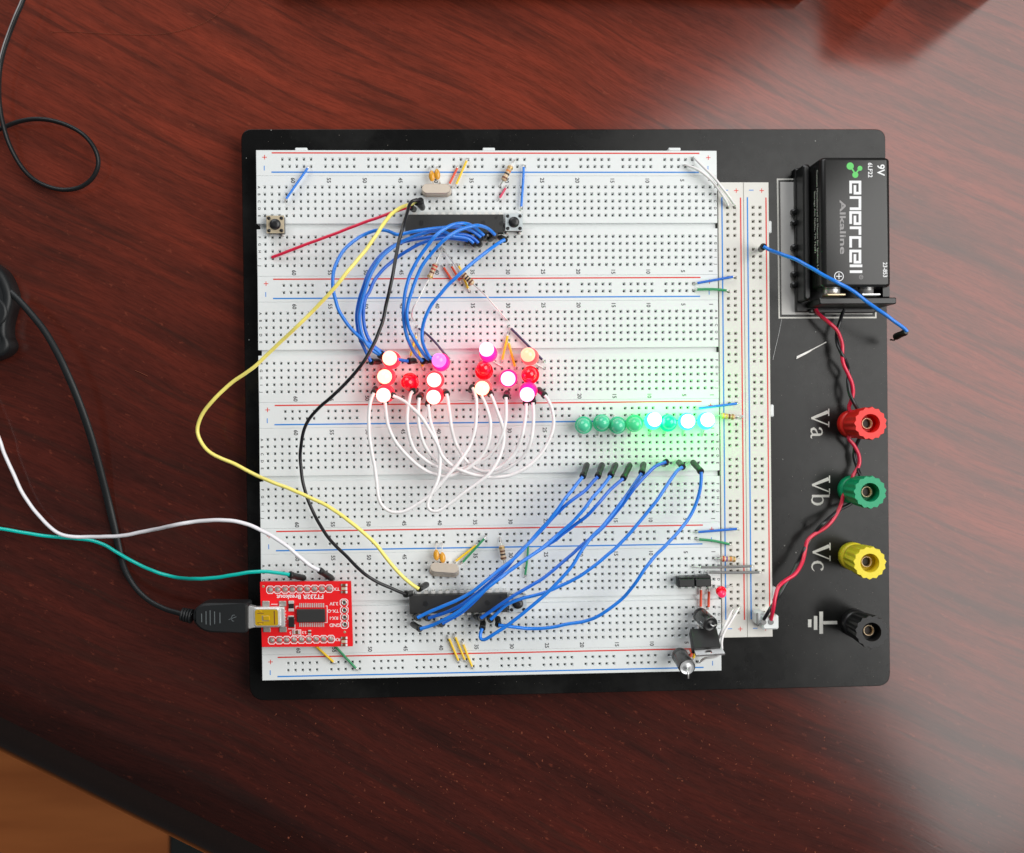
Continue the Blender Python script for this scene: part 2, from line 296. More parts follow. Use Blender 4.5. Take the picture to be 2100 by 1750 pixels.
# ================================================================== the place: table, floor
def build_table():
    e = P(0, 1535, -13); e2 = P(430, 1750, -13); d = (e2 - e); d.z = 0; d.normalize(); n = Vector((d.y, -d.x, 0))
    if n.y > 0: n = -n
    t = thing('table', (0, 0, 0), 'dark mahogany table with glossy diagonal grain under the breadboard', 'table')
    prof = []                                           # (outwards, height) from the flat top round the nose to the underside
    prof.append((-1500, 0)); prof += [(-900, 0), (-400, 0), (-200, 0), (-60, 0), (-16, 0)]
    edge = [(-16, 0), (-15.6, -.15)] + [(-15 + 15 * math.sin(math.pi * k / 16), -13.5 + 13.2 * math.cos(math.pi * k / 16)) for k in range(1, 16)] + [(-16, -27)]
    prof += [(-16, -27), (-1500, -27)]
    mb = MB(); vs = []; fs = []; S = [-1100, -400, 0, 400, 1400]
    for s in S: vs += [e + d * s + n * o + Vector((0, 0, z - e.z)) for o, z in prof]
    m = len(prof)
    for i in range(len(S) - 1):
        for k in range(m): fs.append((i * m + k, i * m + (k + 1) % m, (i + 1) * m + (k + 1) % m, (i + 1) * m + k))
    mb.add(vs, fs, 0, True)
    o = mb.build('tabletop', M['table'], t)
    eb = MB(); vs = []; fs = []; m = len(edge)
    for q in S: vs += [e + d * q + n * o_ + Vector((0, 0, z - e.z)) for o_, z in edge]
    for i in range(len(S) - 1):
        for k in range(m - 1): fs.append((i * m + k, i * m + k + 1, (i + 1) * m + k + 1, (i + 1) * m + k))
    eb.add(vs, fs, 0, True); eb.build('rounded_edge', M['edge'], t)  # rounded edge in its own near-black colour
    leg = MB(); q = e + d * 900 - n * 700; leg.prism([(q.x - 30, q.y - 30), (q.x + 30, q.y - 30), (q.x + 30, q.y + 30), (q.x - 30, q.y + 30)], -740, -27.1); leg.build('leg', M['table'], t)
build_table()
fl = MB(); fl.add([(-2500, -2500, -740), (2500, -2500, -740), (2500, 2500, -740), (-2500, 2500, -740)], [(0, 1, 2, 3)])
tag(fl.build('floor', M['floor']), kind='structure')
q = P(348, 1700, -734); rg = MB(); rg.prism([(q.x, q.y - 260), (q.x + 420, q.y - 260), (q.x + 420, q.y + 120), (q.x, q.y + 40)], -739.5, -733, ch=2)  # flat dark slab laid on the floor
tag(rg.build('floor_patch', M['dark_patch']), 'dark grey patch on the brown floor beyond the table edge', 'patch')

for nm, x0, x1, yy, h, lab in (('box', 560, 1660, -6, 13, 'unseen dark low long box added beyond the top border for its table reflection'), ('box', 1840, 2070, -22, 95, 'unseen dark upright box added beyond the upper right corner for its table reflection')):  # unseen things of unknown kind, added only for their dark reflections
    a, b = P(x0, yy, 0), P(x1, yy, 0); bx = MB(); bx.box(((a.x + b.x) / 2, a.y + 45, h / 2), (b.x - a.x, 90, h), ch=3); tag(bx.build(nm, M['p_black']), lab, nm)

# ================================================================== the breadboard panel
def strip_mesh(name, x0, x1, y0, y1, xs, ys, groove=None, plastic='abs'):
    """plastic strip with every contact hole sunk into it; local top z = 0, bottom z = -8.5"""
    mb = MB(); H, h2, D = .60, .33, 1.7
    ins = .13
    bx = sorted([x0 + ins, x1 - ins] + [x + s * H for x in xs for s in (-1, 1)])
    segs = [(y0, y1)] if not groove else [(y0, groove[0]), (groove[1], y1)]
    for si, (a, b) in enumerate(segs):
        ia = a + (ins if a == y0 else 0); ib = b - (ins if b == y1 else 0)
        yy = [y for y in ys if a < y < b]
        by = sorted([ia, ib] + [y + s * H for y in yy for s in (-1, 1)])
        nx, ny = len(bx), len(by); vs = [(x, y, 0) for y in by for x in bx]; fs = []
        hol = []
        for j in range(ny - 1):
            for i in range(nx - 1):
                if i % 2 == 1 and j % 2 == 1: hol.append((i, j)); continue
                fs.append((j * nx + i, j * nx + i + 1, (j + 1) * nx + i + 1, (j + 1) * nx + i))
        mb.add(vs, fs)
        for i, j in hol:
            cx, cy = (bx[i] + bx[i + 1]) / 2, (by[j] + by[j + 1]) / 2
            def rg(r, z): return [(cx - r, cy - r, z), (cx + r, cy - r, z), (cx + r, cy + r, z), (cx - r, cy + r, z)]
            v = rg(H, 0) + rg(h2, -.62) + rg(h2, -D)
            mb.add(v, [(k, (k + 1) % 4, 4 + (k + 1) % 4, 4 + k) for k in range(4)])
            mb.add(v, [(4 + k, 4 + (k + 1) % 4, 8 + (k + 1) % 4, 8 + k) for k in range(4)]); mb.add(v, [(8, 9, 10, 11)], 1)
        # chamfer and outside walls of this half
        o = [(x0, a), (x1, a), (x1, b), (x0, b)]; inn = [(x0 + ins, ia), (x1 - ins, ia), (x1 - ins, ib), (x0 + ins, ib)]
        v = [(*p, 0) for p in inn] + [(*p, -ins if not (groove and ((p[1] == groove[0]) or (p[1] == groove[1]))) else 0) for p in o] + [(*p, -8.5) for p in o]
        f = []
        for k in range(4): f += [(k, 4 + k, 4 + (k + 1) % 4, (k + 1) % 4), (4 + k, 8 + k, 8 + (k + 1) % 4, 4 + (k + 1) % 4)]
        f.append((11, 10, 9, 8)); mb.add(v, f)
    if groove:
        g0, g1 = groove; mb.add([(x0 + 1.0, g0, -1.5), (x1 - .4, g0, -1.5), (x1 - .4, g1, -1.5), (x0 + 1.0, g1, -1.5), (x0 + 1.0, g0, -8.5), (x1 - .4, g0, -8.5), (x1 - .4, g1, -8.5), (x0 + 1.0, g1, -8.5)], [(0, 1, 2, 3), (0, 3, 7, 4), (1, 5, 6, 2)])
    return mb.mesh(name, [M[plastic], M['contact']])
TX = [k * PITCH for k in range(64)]; TY = [-(k + (2 if k > 4 else 0)) * PITCH for k in range(10)]
RX = [(g * 6 + k) * PITCH for g in range(10) for k in range(5)]
TX0, TX1 = -2.8, 162.55
me_term = strip_mesh('terminal_strip', TX0, TX1, TY[-1] - 3.78, 3.98, TX, TY, (-5.5 * PITCH - 1.02, -5.5 * PITCH + 1.02))
R0 = 6.32                                               # first rail hole, measured from column 64
me_rail, me_rail2 = [strip_mesh('bus_strip', TX0 - R0, TX1 - R0, -PITCH - 3.37 - g_, 3.22 + g_, RX, [0, -PITCH], None, m_) for m_, g_ in (('abs', 0), ('cream_abs', .045))]
tp = MB()
for c in list(range(60, 0, -5)) + [1]:
    for y in (2.45, TY[-1] - 2.45): put_text(tp, str(c), (64 - c) * PITCH - .15, y, .035, 2.0, -90, .95, .035)
for k, ch in enumerate('ABCDEFGHIJ'):
    for x in (-1.95, 63 * PITCH + 1.75): put_text(tp, ch, x, TY[k], .035, 1.3, -90, 1, .04)
me_tprint = tp.mesh('printed_numbers', M['black_ink'])
def dash(x0, x1, y, wd): return MB().box(((x0 + x1) / 2, y, .02), (x1 - x0, wd, .04))
me_rline = dash(2.75 - R0, 156.2 - R0, 2.25, .46).mesh('red_line', M['red_ink']); me_bline = dash(2.6 - R0, 156.0 - R0, -PITCH - 2.05, .46).mesh('blue_line', M['blue_ink'])
SGX = (-6.1, 9.55 * 6 * PITCH + 7.6)
me_plus = MB().box((0, 0, .02), (1.6, .26, .04)).box((0, 0, .022), (.26, 1.6, .042)).mesh('plus_sign', M['red_ink'])
me_minus = MB().box((0, 0, .02), (.28, 1.7, .04)).mesh('minus_sign', M['blue_ink'])
pan = thing('breadboard_panel', (80, -85, ZP), 'large white solderless breadboard panel on a black metal plate', 'breadboard')
PO = Vector((80, -85, ZP))
def part_me(name, me, loc, parent, rz=0, label=None):
    o = bpy.data.objects.new(name, me); C.objects.link(o); o.parent = parent; o.location = Vector(loc) * MM; o.rotation_euler = (0, 0, rz); ORG.setdefault(o.name, Vector(loc))
    if label: o['label'] = label
    return o
for b in range(4):
    t = part_me('terminal_strip', me_term, Vector((0, -b * PER, ZB)) - PO, pan); part_me('printed_numbers', me_tprint, (0, 0, 0), t)
def rail(x, y, rz):
    t = part_me('bus_strip', me_rail2 if rz else me_rail, Vector((x, y, ZB)) - PO, pan, rz)
    part_me('red_line', me_rline, (0, 0, 0), t); part_me('blue_line', me_bline, (0, 0, 0), t); [(part_me('plus_sign', me_plus, (x, .70, 0), t), part_me('minus_sign', me_minus, (x - .15, -PITCH - .6, 0), t)) for x in SGX]
for b in range(5): rail(R0, -(b * PER - GA - PITCH), 0)
SX, SY, QX = 166.354, 7.399, 9.344
rail(SX + PITCH, -SY, -math.pi / 2); rail(SX + QX + PITCH, -SY, -math.pi / 2)
def tab(x0, x1, y0, y1, z):
    a, b = P(x0, y0, z), P(x1, y1, z); MB().box(((a.x + b.x) / 2, (a.y + b.y) / 2, z - 2.5), (abs(b.x - a.x), abs(b.y - a.y), 5), ch=.5).build('tab', M['abs'], pan)
for x in (605, 990, 1371): tab(x, x + 25, 303, 309, ZB - .8)
for y in (453, 830, 1204): tab(1574 + (y - 453) * .012, 1583 + (y - 453) * .012, y, y + 25, ZB - 1.2)
# plate with rolled corners
def rounded(pts, r, n=7):
    out = []; m = len(pts)
    for i in range(m):
        a, b, c = Vector(pts[i - 1]), Vector(pts[i]), Vector(pts[(i + 1) % m]); u = (a - b).normalized(); v = (c - b).normalized(); rr = r[i] if isinstance(r, (list, tuple)) else r
        for k in range(n + 1):
            t = k / n; p = b + u * rr; q = b + v * rr; out.append((p * (1 - t) ** 2 + b * 2 * t * (1 - t) + q * t * t)[:])
    return out
pc = [P(512, 1438, ZP).xy, P(1826, 1407, ZP).xy, P(1816, 265, ZP).xy, P(494, 265, ZP).xy]
MB().prism(rounded([p[:] for p in pc], [6, 5, 4, 4]), ZP - 1.8, ZP, ch=.35).build('base_plate', M['plate'], pan)
inner = [Vector(p) + (PO.xy - Vector(p)) * .05 for p in pc]
MB().prism(rounded([p[:] for p in inner], 4), 3.2, ZP - 1.85).build('under_tray', M['p_black'], pan)
for p in inner:
    q = p + (PO.xy - p) * .06; MB().lathe([(6, 0), (6.5, .4), (5.6, 3.15)], 20, Matrix.Translation((q.x, q.y, 0))).build('rubber_foot', M['rubber'], pan)
# print on the plate
def px_ribbon(pts, ws, z, closed=False, h=.05):
    k = 0.1755                                          # mm per photo pixel on the plate
    return MB().ribbon([P(x, y, z).xy[:] for x, y in pts], [a * k for a in ws] if isinstance(ws, (list, tuple)) else ws * k, z, h, closed=closed)
def glyph(name, *strokes):
    mb = MB()
    for k, (pts, ws) in enumerate(strokes):
        r = px_ribbon(pts, ws, ZP, h=.05 + .006 * k); mb.add(r.v, r.f)
    mb.build(name, M['white_ink'], pan)
def arc(cx, cy, rx, ry, a0, a1, n=14): return [(cx + rx * math.cos(math.radians(a0 + (a1 - a0) * k / n)), cy + ry * math.sin(math.radians(a0 + (a1 - a0) * k / n))) for k in range(n + 1)]
for i, oy in enumerate((0, 137, 275)):                   # three V: thick upper stroke, thin lower stroke, serifs at the open end
    ox = (0, 1.5, 2.5)[i]
    glyph('letter_v', ([(1698 + ox, 845 + oy), (1664 + ox, 858.5 + oy)], [7.5, 5]), ([(1664 + ox, 858 + oy), (1698 + ox, 871.5 + oy)], [3, 2.6]), ([(1699.5 + ox, 838.5 + oy), (1699.5 + ox, 853.5 + oy)], 2.4), ([(1699.5 + ox, 865 + oy), (1699.5 + ox, 876 + oy)], 2.4))
def lt(name, ox, oy, *strokes):
    """letter turned a quarter right: u runs down the photo, v towards its right; 24 px = x height"""
    glyph(name, *[([(ox + 24 * v, oy + 24 * u) for u, v in p], [24 * q for q in (ws if isinstance(ws, list) else [ws] * len(p))]) for p, ws in strokes])
lt('letter_a', 1662.5, 876, ([(.66, .80), (.66, .5), (.66, .20), (.74, .06), (.88, .03), (1.0, .12)], [.21, .22, .21, .15, .1, .04]), ([(.10, .70), (.14, .84), (.28, .96), (.46, .98), (.60, .92), (.66, .78)], [.20, .17, .10, .10, .14, .20]), ([(.66, .60), (.46, .54), (.24, .44), (.13, .26), (.20, .08), (.38, .04), (.54, .12), (.66, .24)], [.05, .10, .15, .21, .18, .13, .10, .06]))
lt('letter_b', 1664.5, 1013, ([(.19, 1.5), (.19, .75), (.19, .02)], .22), ([(0, 1.5), (.2, 1.5)], .06), ([(.22, .78), (.36, .93), (.54, .98), (.74, .90), (.86, .70), (.89, .48), (.84, .25), (.70, .07), (.52, .01), (.36, .06), (.22, .20)], [.05, .09, .12, .17, .21, .23, .21, .17, .12, .09, .05]))
lt('letter_c', 1664.5, 1150, ([(.80, .78), (.72, .92), (.54, .98), (.34, .93), (.17, .74), (.12, .50), (.18, .24), (.34, .07), (.54, .02), (.74, .08), (.90, .24)], [.20, .17, .09, .12, .20, .24, .21, .15, .12, .09, .04]))
gs = [[(1717, 1277), (1688, 1277.5)], [(1684, 1254.5), (1684, 1300)], [(1672.5, 1263.5), (1672.5, 1292)], [(1660.5, 1270.5), (1660.5, 1286.5)]]
for pts, wd in zip(gs, (7, 8, 7.5, 7.5)): px_ribbon(pts, wd, ZP).build('ground_symbol_bar', M['white_ink'], pan)
px_ribbon([(1790, 368), (1594.5, 368), (1598, 652), (1796, 651.5), (1796, 639.5)], 3.2, ZP).build('printed_frame', M['white_ink'], pan)
pad = MB()
for a, b, c, d in (((1600, 373.5), (1676, 373.5), (1670, 645.5), (1603, 645.5)), ((1692, 560), (1789, 560), (1789, 645), (1692, 645)), ((1666, 374), (1789, 374), (1789, 562), (1666, 562))):
    q = [P(*t, ZP) for t in (a, b, c, d)]; pad.add([(p.x, p.y, ZP + .03 + .004 * (a[0] > 1601) + .004 * (a[0] > 1680)) for p in q][::-1], [(0, 1, 2, 3)])
pad.build('printed_pad', M['paper'], pan)
# binding posts
def post(base, top, m, label):
    b = P(*base, ZP); zt = ZP + 21.5; t = P(*top, zt); tilt = t - b
    o = bpy.data.objects.new('binding_post', None); C.objects.link(o); o.parent = pan; loc = b - PO; o.location = loc * MM; ORG[o.name] = loc; o['label'] = label
    mx = axis_mx(b, t); Lg = tilt.length
    MB().lathe([(4.9, 0.05), (5.25, .5), (5.25, 3.6), (5.0, 4.3), (4.4, 4.5)], 32, mx).build('collar', m, o)
    MB().lathe([(2.3, 4.4), (2.3, 6.2)], 20, mx).build('shaft', M['brass'], o)
    fl = lambda a, k: 1 + .055 * math.cos(15 * a)
    k = MB().lathe([(4.3, 6.0), (5.0, 6.5), (5.02, 7.5)] + [(5.05 + .62 * q / 6, 7.5 + (Lg - 8.0) * q / 6) for q in range(1, 7)] + [(5.55, Lg)], 120, mx, wob=lambda a, k: 1 + (.0 if k < 2 else .055 * min(1, (k - 1) / 2)) * math.cos(15 * a) ** 3, cap1=False)
    # top face with an eccentric wall down to the tube
    n = 120; outer = [(5.55 * (1 + .055 * math.cos(15 * 2 * math.pi * i / n) ** 3) * math.cos(2 * math.pi * i / n), 5.55 * (1 + .055 * math.cos(15 * 2 * math.pi * i / n) ** 3) * math.sin(2 * math.pi * i / n), Lg) for i in range(n)]
    r1 = 3.35; inn = [(r1 * math.cos(2 * math.pi * i / n), r1 * math.sin(2 * math.pi * i / n), Lg) for i in range(n)]
    lo = [(r1 * .97 * math.cos(2 * math.pi * i / n), r1 * .97 * math.sin(2 * math.pi * i / n), Lg - 5.5) for i in range(n)]
    fs = [(i, (i + 1) % n, n + (i + 1) % n, n + i) for i in range(n)] + [(n + i, n + (i + 1) % n, 2 * n + (i + 1) % n, 2 * n + i) for i in range(n)] + [tuple(range(2 * n, 3 * n))]
    k.add(outer + inn + lo, fs, 0, False, mx); k.build('knurled_cap', m, o)
    s = MB(); s.lathe([(2.0, Lg - 5.6), (2.0, Lg - 3.6), (1.85, Lg - 3.45), (1.62, Lg - 3.5), (1.6, Lg - 6.5)], 32, mx, cap0=False, cap1=False); s.build('tube', M['brass'], o)
    MB().lathe([(1.66, Lg - 5.45), (.01, Lg - 5.44)], 24, mx).build('bore', M['dark_hole'], o)
post((1744, 870), (1785.5, 868.5), M['p_red'], 'red binding post beside the printed Va')
post((1745, 1004), (1784.5, 1010), M['p_green'], 'green binding post beside the printed Vb')
post((1746.5, 1140), (1784, 1155), M['p_yellow'], 'yellow binding post beside the printed Vc')
post((1752, 1278), (1788, 1296.5), M['p_black'], 'black binding post beside the ground symbol')

# ================================================================== battery, holder and its lead
ZF = 29.5                                               # height of the printed battery face
A_, B_ = P(1682, 323, ZF), P(1829, 588, ZF)
bx0, bx1, by0, by1 = A_.x, B_.x, B_.y, A_.y
bcx, bcy = (bx0 + bx1) / 2, (by0 + by1) / 2; bw, bl = bx1 - bx0, by1 - by0
hx0 = P(1631, 500, ZP + 2).x; hx1 = hx0 + 31.5; hy0 = P(1700, 640, ZP + 2).y; hy1 = P(1640, 338, ZP + 8).y
ho = thing('battery_holder', ((hx0 + hx1) / 2, (hy0 + hy1) / 2, ZP), 'black plastic tray holding the nine volt battery on the plate', 'battery holder')
MB().box(((hx0 + hx1) / 2, (hy0 + hy1) / 2, ZP + 1.4), (hx1 - hx0, hy1 - hy0, 2.6), ch=.3).build('tray_floor', M['holder'], ho)
MB().box((hx0 + 1.6, (hy0 + hy1) / 2 + 1.5, ZP + 6.9), (2.6, hy1 - hy0 - 4, 8.3), ch=.6).build('side_wall', M['holder'], ho)
MB().prism([(hx1 - 2.6, hy0 + 4), (hx1, hy0 + 4), (hx1, hy0 + 22), (hx1 - 2.6, hy0 + 22)], ZP + 2.75, ZP + 12, ch=.5).build('side_wall', M['holder'], ho)
ew = MB(); ywl = P(1700, 624, ZP + 17).y
ew.box(((hx0 + hx1) / 2 + 2.2, ywl + 1.1, ZP + 9.9), (hx1 - hx0 - 3.6, 2.3, 14.4), ch=.3); ew.build('end_wall', M['holder'], ho)
MB().box(((hx0 + hx1) / 2 + 1, ywl - 1.2, ZP + 3.6), (hx1 - hx0 - 7, 1.6, 1.9), ch=.3).build('ledge', M['holder'], ho)
for y in (435, 458, 508, 530, 563, 585):
    c = P(1628, y, ZP + 2); MB().box((c.x + .2, c.y, ZP + 1.6), (2.4, 2.2, 2.9), ch=.7).build('lug', M['holder'], ho)
ba = thing('battery', (bcx, bcy, ZP + 3), 'black nine volt battery lying in its tray with white lettering', 'battery')
pf = [(-bw / 2, 2.2), (-bw / 2 + .6, .7), (-bw / 2 + 2.2, 0), (bw / 2 - 2.2, 0), (bw / 2 - .6, .7), (bw / 2, 2.2), (bw / 2, 14.5), (bw / 2 - 2.2, 16.8), (-bw / 2 + 2.2, 16.8), (-bw / 2, 14.5)]
pf2 = []
for (x, z) in pf[:5]: pass
mb = MB(); Rr = 2.1; prof = []
for cx_, cz_, a0 in ((bw / 2 - Rr, 16.8 - Rr, 0), (-bw / 2 + Rr, 16.8 - Rr, 90), (-bw / 2 + Rr, Rr, 180), (bw / 2 - Rr, Rr, 270)):
    for k in range(7): a = math.radians(a0 + 15 * k); prof.append((cx_ + Rr * math.cos(a), cz_ + Rr * math.sin(a)))
n = len(prof); vs = []; zb = ZF - 16.8
rows = [(by1, .93), (by1 - .5, .985), (by1 - 1.1, 1), (by0 + 1.1, 1), (by0 + .5, .985), (by0, .93)]
for y, s in rows: vs += [(bcx + x * s, y, zb + 8.4 + (z - 8.4) * s) for x, z in prof]
fs = [(i * n + k, (i + 1) * n + k, (i + 1) * n + (k + 1) % n, i * n + (k + 1) % n) for i in range(len(rows) - 1) for k in range(n)]
mb.add(vs, fs, 0, True); mb.add(vs[:n], [tuple(range(n))]); mb.add(vs[-n:], [tuple(range(n - 1, -1, -1))]); mb.build('case', M['label'], ba)
mb = MB()
for x in (bcx - 6.3, bcx + 6.3):
    mx = Matrix.Translation((x, by0 - .05, zb + 8.6)) @ Matrix.Rotation(math.radians(90), 4, 'X')
    s = MB(); s.lathe([(3.0, 0), (3.0, 1.9), (2.5, 2.3), (2.3, 1.7)] if x < bcx else [(2.7, 0), (2.7, 1.4), (3.6, 2.2), (3.2, 2.4)], 20, mx); s.build('terminal', M['steel'], ba)
    s = MB(); s.box((x - .5, by0 - 2.6, zb + 12.6), (6.6, .7, 6.0), None, .2); s.build('contact_spring', M['brass'] if x < bcx else M['steel'], ho)
def bface(px, py): q = P(px, py, ZF); return q
SF = 0.1700                                             # mm per photo pixel on the battery face
def flat_text(name, t, px, py, size_px, m, sx=1.0, bold=0.0, parent=ba, z=ZF + .02, rot=-90, sf=SF):
    mb = MB(); q = P(px, py, z); put_text(mb, t, q.x, q.y, z, size_px * sf, rot, sx, bold); return mb.build(name, m, parent)
flat_text('lettering', '9V', 1805.5, 348.5, 22, M['logo_white'], .98, .03)
flat_text('lettering', '6LF22', 1784, 349, 13, M['logo_white'], .98, .03)
flat_text('lettering', '23-853', 1814.5, 553.5, 12.5, M['logo_white'], .90, .03)
flat_text('lettering', 'Alkaline', 1727.5, 466, 17.5, M['logo_grey'], 2.0, .035)
flat_text('registered_mark', 'R', 1766, 568.5, 6, M['logo_grey'])
def fr(pts, wd, m, name, closed=False): MB().ribbon([P(x, y, ZF).xy[:] for x, y in pts], wd * SF, ZF, .03, closed=closed).build(name, m, ba)
fr(arc(1766, 568.5, 3.6, 4, 0, 345, 20), 1.0, M['logo_grey'], 'registered_mark', True)
fr(arc(1720.5, 567, 9, 9.3, 0, 345, 24), 1.6, M['logo_white'], 'plus_mark', True)
pl = MB()
for a, b in (((1714.5, 567), (1726.5, 567)), ((1720.5, 561), (1720.5, 573))): r = MB().ribbon([P(*a, ZF).xy[:], P(*b, ZF).xy[:]], 1.8 * SF, ZF, .03 + (a[0] > 1719) * .006); pl.add(r.v, r.f)
pl.build('plus_mark', M['logo_white'], ba)
# wordmark: letters run down the face, their tops to the right (x 1743 foot .. 1766 top)
xb, xt = 1744.5, 1763.5
def W(u, v): return (xb + (xt - xb) * v, u)
def word(*st):
    mb = MB()
    for k, s in enumerate(st): r = MB().ribbon([P(*W(*p), ZF).xy[:] for p in s], 5.6 * SF, ZF, .03 + .004 * k); mb.add(r.v, r.f)
    mb.build('letter', M['logo_white'], ba)
def le(a): word([(a + 26, .0), (a + 2.6, .0), (a + 2.6, 1), (a + 25.5, 1), (a + 25.5, .46), (a + 9, .46)])
le(371)
word([(405.5, -.10), (405.5, 1), (428.5, 1), (428.5, -.10)])
le(433.5)
word([(467.5, -.10), (467.5, 1), (482, 1)])
word([(508, .0), (487.5, .0), (487.5, 1), (508, 1)])
le(512.5)
word([(545.5, -.10), (545.5, 1.25)]); word([(557.5, -.10), (557.5, 1.25)])
for (x, y, r, zz) in ((1743.5, 341, 7.6, 0), (1763.5, 345.5, 5.2, .003), (1754, 359, 6.4, .006)):
    q = P(x, y, ZF); MB().lathe([(r * SF, ZF + .01), (r * SF, ZF + .04 + zz)], 28, Matrix.Translation((q.x, q.y, 0)), smooth=False).build('logo_dot', M['logo_green'], ba)
fr([(1743.5, 341), (1751, 352), (1754, 359), (1758, 352), (1763.5, 345.5)], 3.2, M['logo_green'], 'logo_link')
# small print on the rolled side
for t, dx, dz, ang in (('Custom Manufactured in Mexico for Ignition L.P.', -.03, 3.4, 88), ('Storage Ave Dallas, TX 75201', -.03, 6.2, 89)):
    mb = MB(); base = Matrix.Translation((bx0 - .03 + dx, bcy + 1, ZF - dz)) @ Matrix.Rotation(math.radians(-ang), 4, 'Y')
    put_text(mb, t, 0, 0, .02, 2.0, -90, .92, .02, base=base); mb.build('small_print', M['white_ink'], ba)

def path_pts(pts): return [P(*p) for p in pts]
def zpath(xy, zs):
    """xy: photo pixels; zs: list of heights spread evenly (by length) along the path"""
    d = [0]
    for a, b in zip(xy, xy[1:]): d.append(d[-1] + math.hypot(b[0] - a[0], b[1] - a[1]))
    out = []
    for (x, y), s in zip(xy, d):
        t = s / d[-1] * (len(zs) - 1); i = min(int(t), len(zs) - 2); f = t - i; f = f * f * (3 - 2 * f)
        out.append(P(x, y, zs[i] + (zs[i + 1] - zs[i]) * f))
    return out
le_ = thing('battery_lead', P(1700, 700, ZP), 'twisted red and black battery lead running down past the binding posts', 'cable')
red_xy = [(1673, 634), (1676, 641), (1684, 649), (1700, 662), (1715, 676), (1723, 692), (1727.5, 710), (1727, 730), (1730, 748), (1739, 767), (1747, 786), (1749.5, 806), (1745, 824), (1741, 838), (1752, 856), (1764, 870), (1756, 886), (1740, 898), (1751, 913), (1761, 933), (1762, 952), (1754, 968), (1748, 980), (1756, 994), (1752, 1006), (1736, 1010), (1729, 1018), (1726, 1031), (1718, 1050), (1706, 1069), (1690, 1084), (1670, 1096), (1656, 1109), (1651, 1130), (1645, 1154), (1631, 1177), (1612, 1190), (1597, 1203), (1590, 1224), (1586, 1248), (1581, 1271)]
red_z = [14, 17, 17, 16, 17, 16, 15, 14, 14, 15, 14, 14, 15, 14.5, 15, 16, 16, 16.5, 19, 22, 25, 27, 23.5]
blk_xy = [(1731, 634), (1727, 645), (1722, 662), (1716, 684), (1717, 704), (1725, 724), (1735, 742), (1740.5, 762), (1739, 784), (1742, 806), (1750, 824), (1758, 838), (1768, 856), (1770, 880), (1762, 900), (1754, 918), (1751.5, 936), (1757, 956), (1764, 976), (1768, 996), (1760, 1018), (1743, 1034), (1724, 1044), (1704, 1060), (1686, 1076), (1672, 1092), (1660, 1110), (1648, 1130), (1636, 1154), (1624, 1178), (1611, 1198), (1596, 1224), (1580, 1248), (1566, 1271)]
blk_z = [13, 15, 15, 17, 14, 16, 17, 15, 16, 13, 13, 16, 14, 13, 15, 18, 15, 17, 16, 18, 19, 25, 23.5]
MB().tube(smooth_path(zpath(red_xy, red_z)), .72, 10).build('red_wire', M['red'], le_); MB().tube(smooth_path(zpath(blk_xy, blk_z)), .66, 10).build('black_wire', M['black'], le_)
pg = MB(); a, b = P(1563, 1262, ZB + 6), P(1597, 1291, ZB + 6)
pg.box(((a.x + b.x) / 2, (a.y + b.y) / 2, ZB + 3.2), (b.x - a.x, a.y - b.y, 6), ch=.5); c = P(1558, 1267, ZB + 4); pg.box((c.x, c.y, ZB + 2.6), (3.4, 4.6, 5), ch=.5); pg.build('plug_housing', M['abs'], le_)
c = P(1552.5, 1268, ZB + 4.5); MB().box((c.x, c.y, ZB + 3), (.7, 4.0, 4.6), ch=.2).build('latch', M['grey'], le_)
for x in (1566, 1581): c = P(x, 1276, ZB + 6.3); MB().lathe([(1.05, ZB + 6.22), (1.0, ZB + 6.5)], 16, Matrix.Translation((c.x, c.y, 0))).build('socket', M['grey'], le_)
# ================================================================== jumper wires with sleeved ends
def sleeve(base, z0, top, z1, parent, r=1.12, n=14):
    """black moulded end: from its foot (px, z0) up to where the wire leaves (px, z1), with its pin"""
    a, b = P(*base, z0), P(*top, z1); L = (b - a).length; mx = axis_mx(a, b)
    o = MB().lathe([(.55, -.15), (r * .92, .1), (r, .6), (r * .98, L * .45), (r * .90, L * .70), (r * 1.08, L * .80), (r * 1.10, L * .96), (r * .9, L + .15), (r * .6, L - .2)], n, mx, wob=lambda an, k: 1 + .035 * math.sin(3 * an + k * 1.7)).build('sleeve', M['shrink'], parent)
    MB().lathe([(.32, -1.8), (.32, .3)], 8, Matrix.Translation((a.x, a.y, a.z))).build('pin', M['tin'], o)
    return b
def jumper(xy, zs, m, label, group, ends=(), r=.62, name='jumper_wire', ze=None):
    """ends: (foot px, foot z, end index) for each sleeved end"""
    pts = zpath(xy, zs); c = pts[0]
    t = thing(name, (c.x, c.y, ZB), label, 'wire', group)
    sp_ = smooth_path(pts); k0 = random.uniform(0, 9)
    sp_ = [p + Vector((math.sin(i * .42 + k0) + .6 * math.sin(i * .93 + 2 * k0), math.cos(i * .37 + k0) + .6 * math.sin(i * 1.07 + k0), .8 * math.sin(i * .55 + k0))) * (.042 * min(1, i / 4, (len(sp_) - 1 - i) / 4)) for i, p in enumerate(sp_)]
    MB().tube(sp_, r, 12).build('wire', m, t)
    for base, z0, i in ends: sleeve(base, z0, xy[i], zs[i], t)
    return t
GB1 = 'blue jumper wires from the upper chip to the red lights'
H = ZB
z1 = H + 8.5
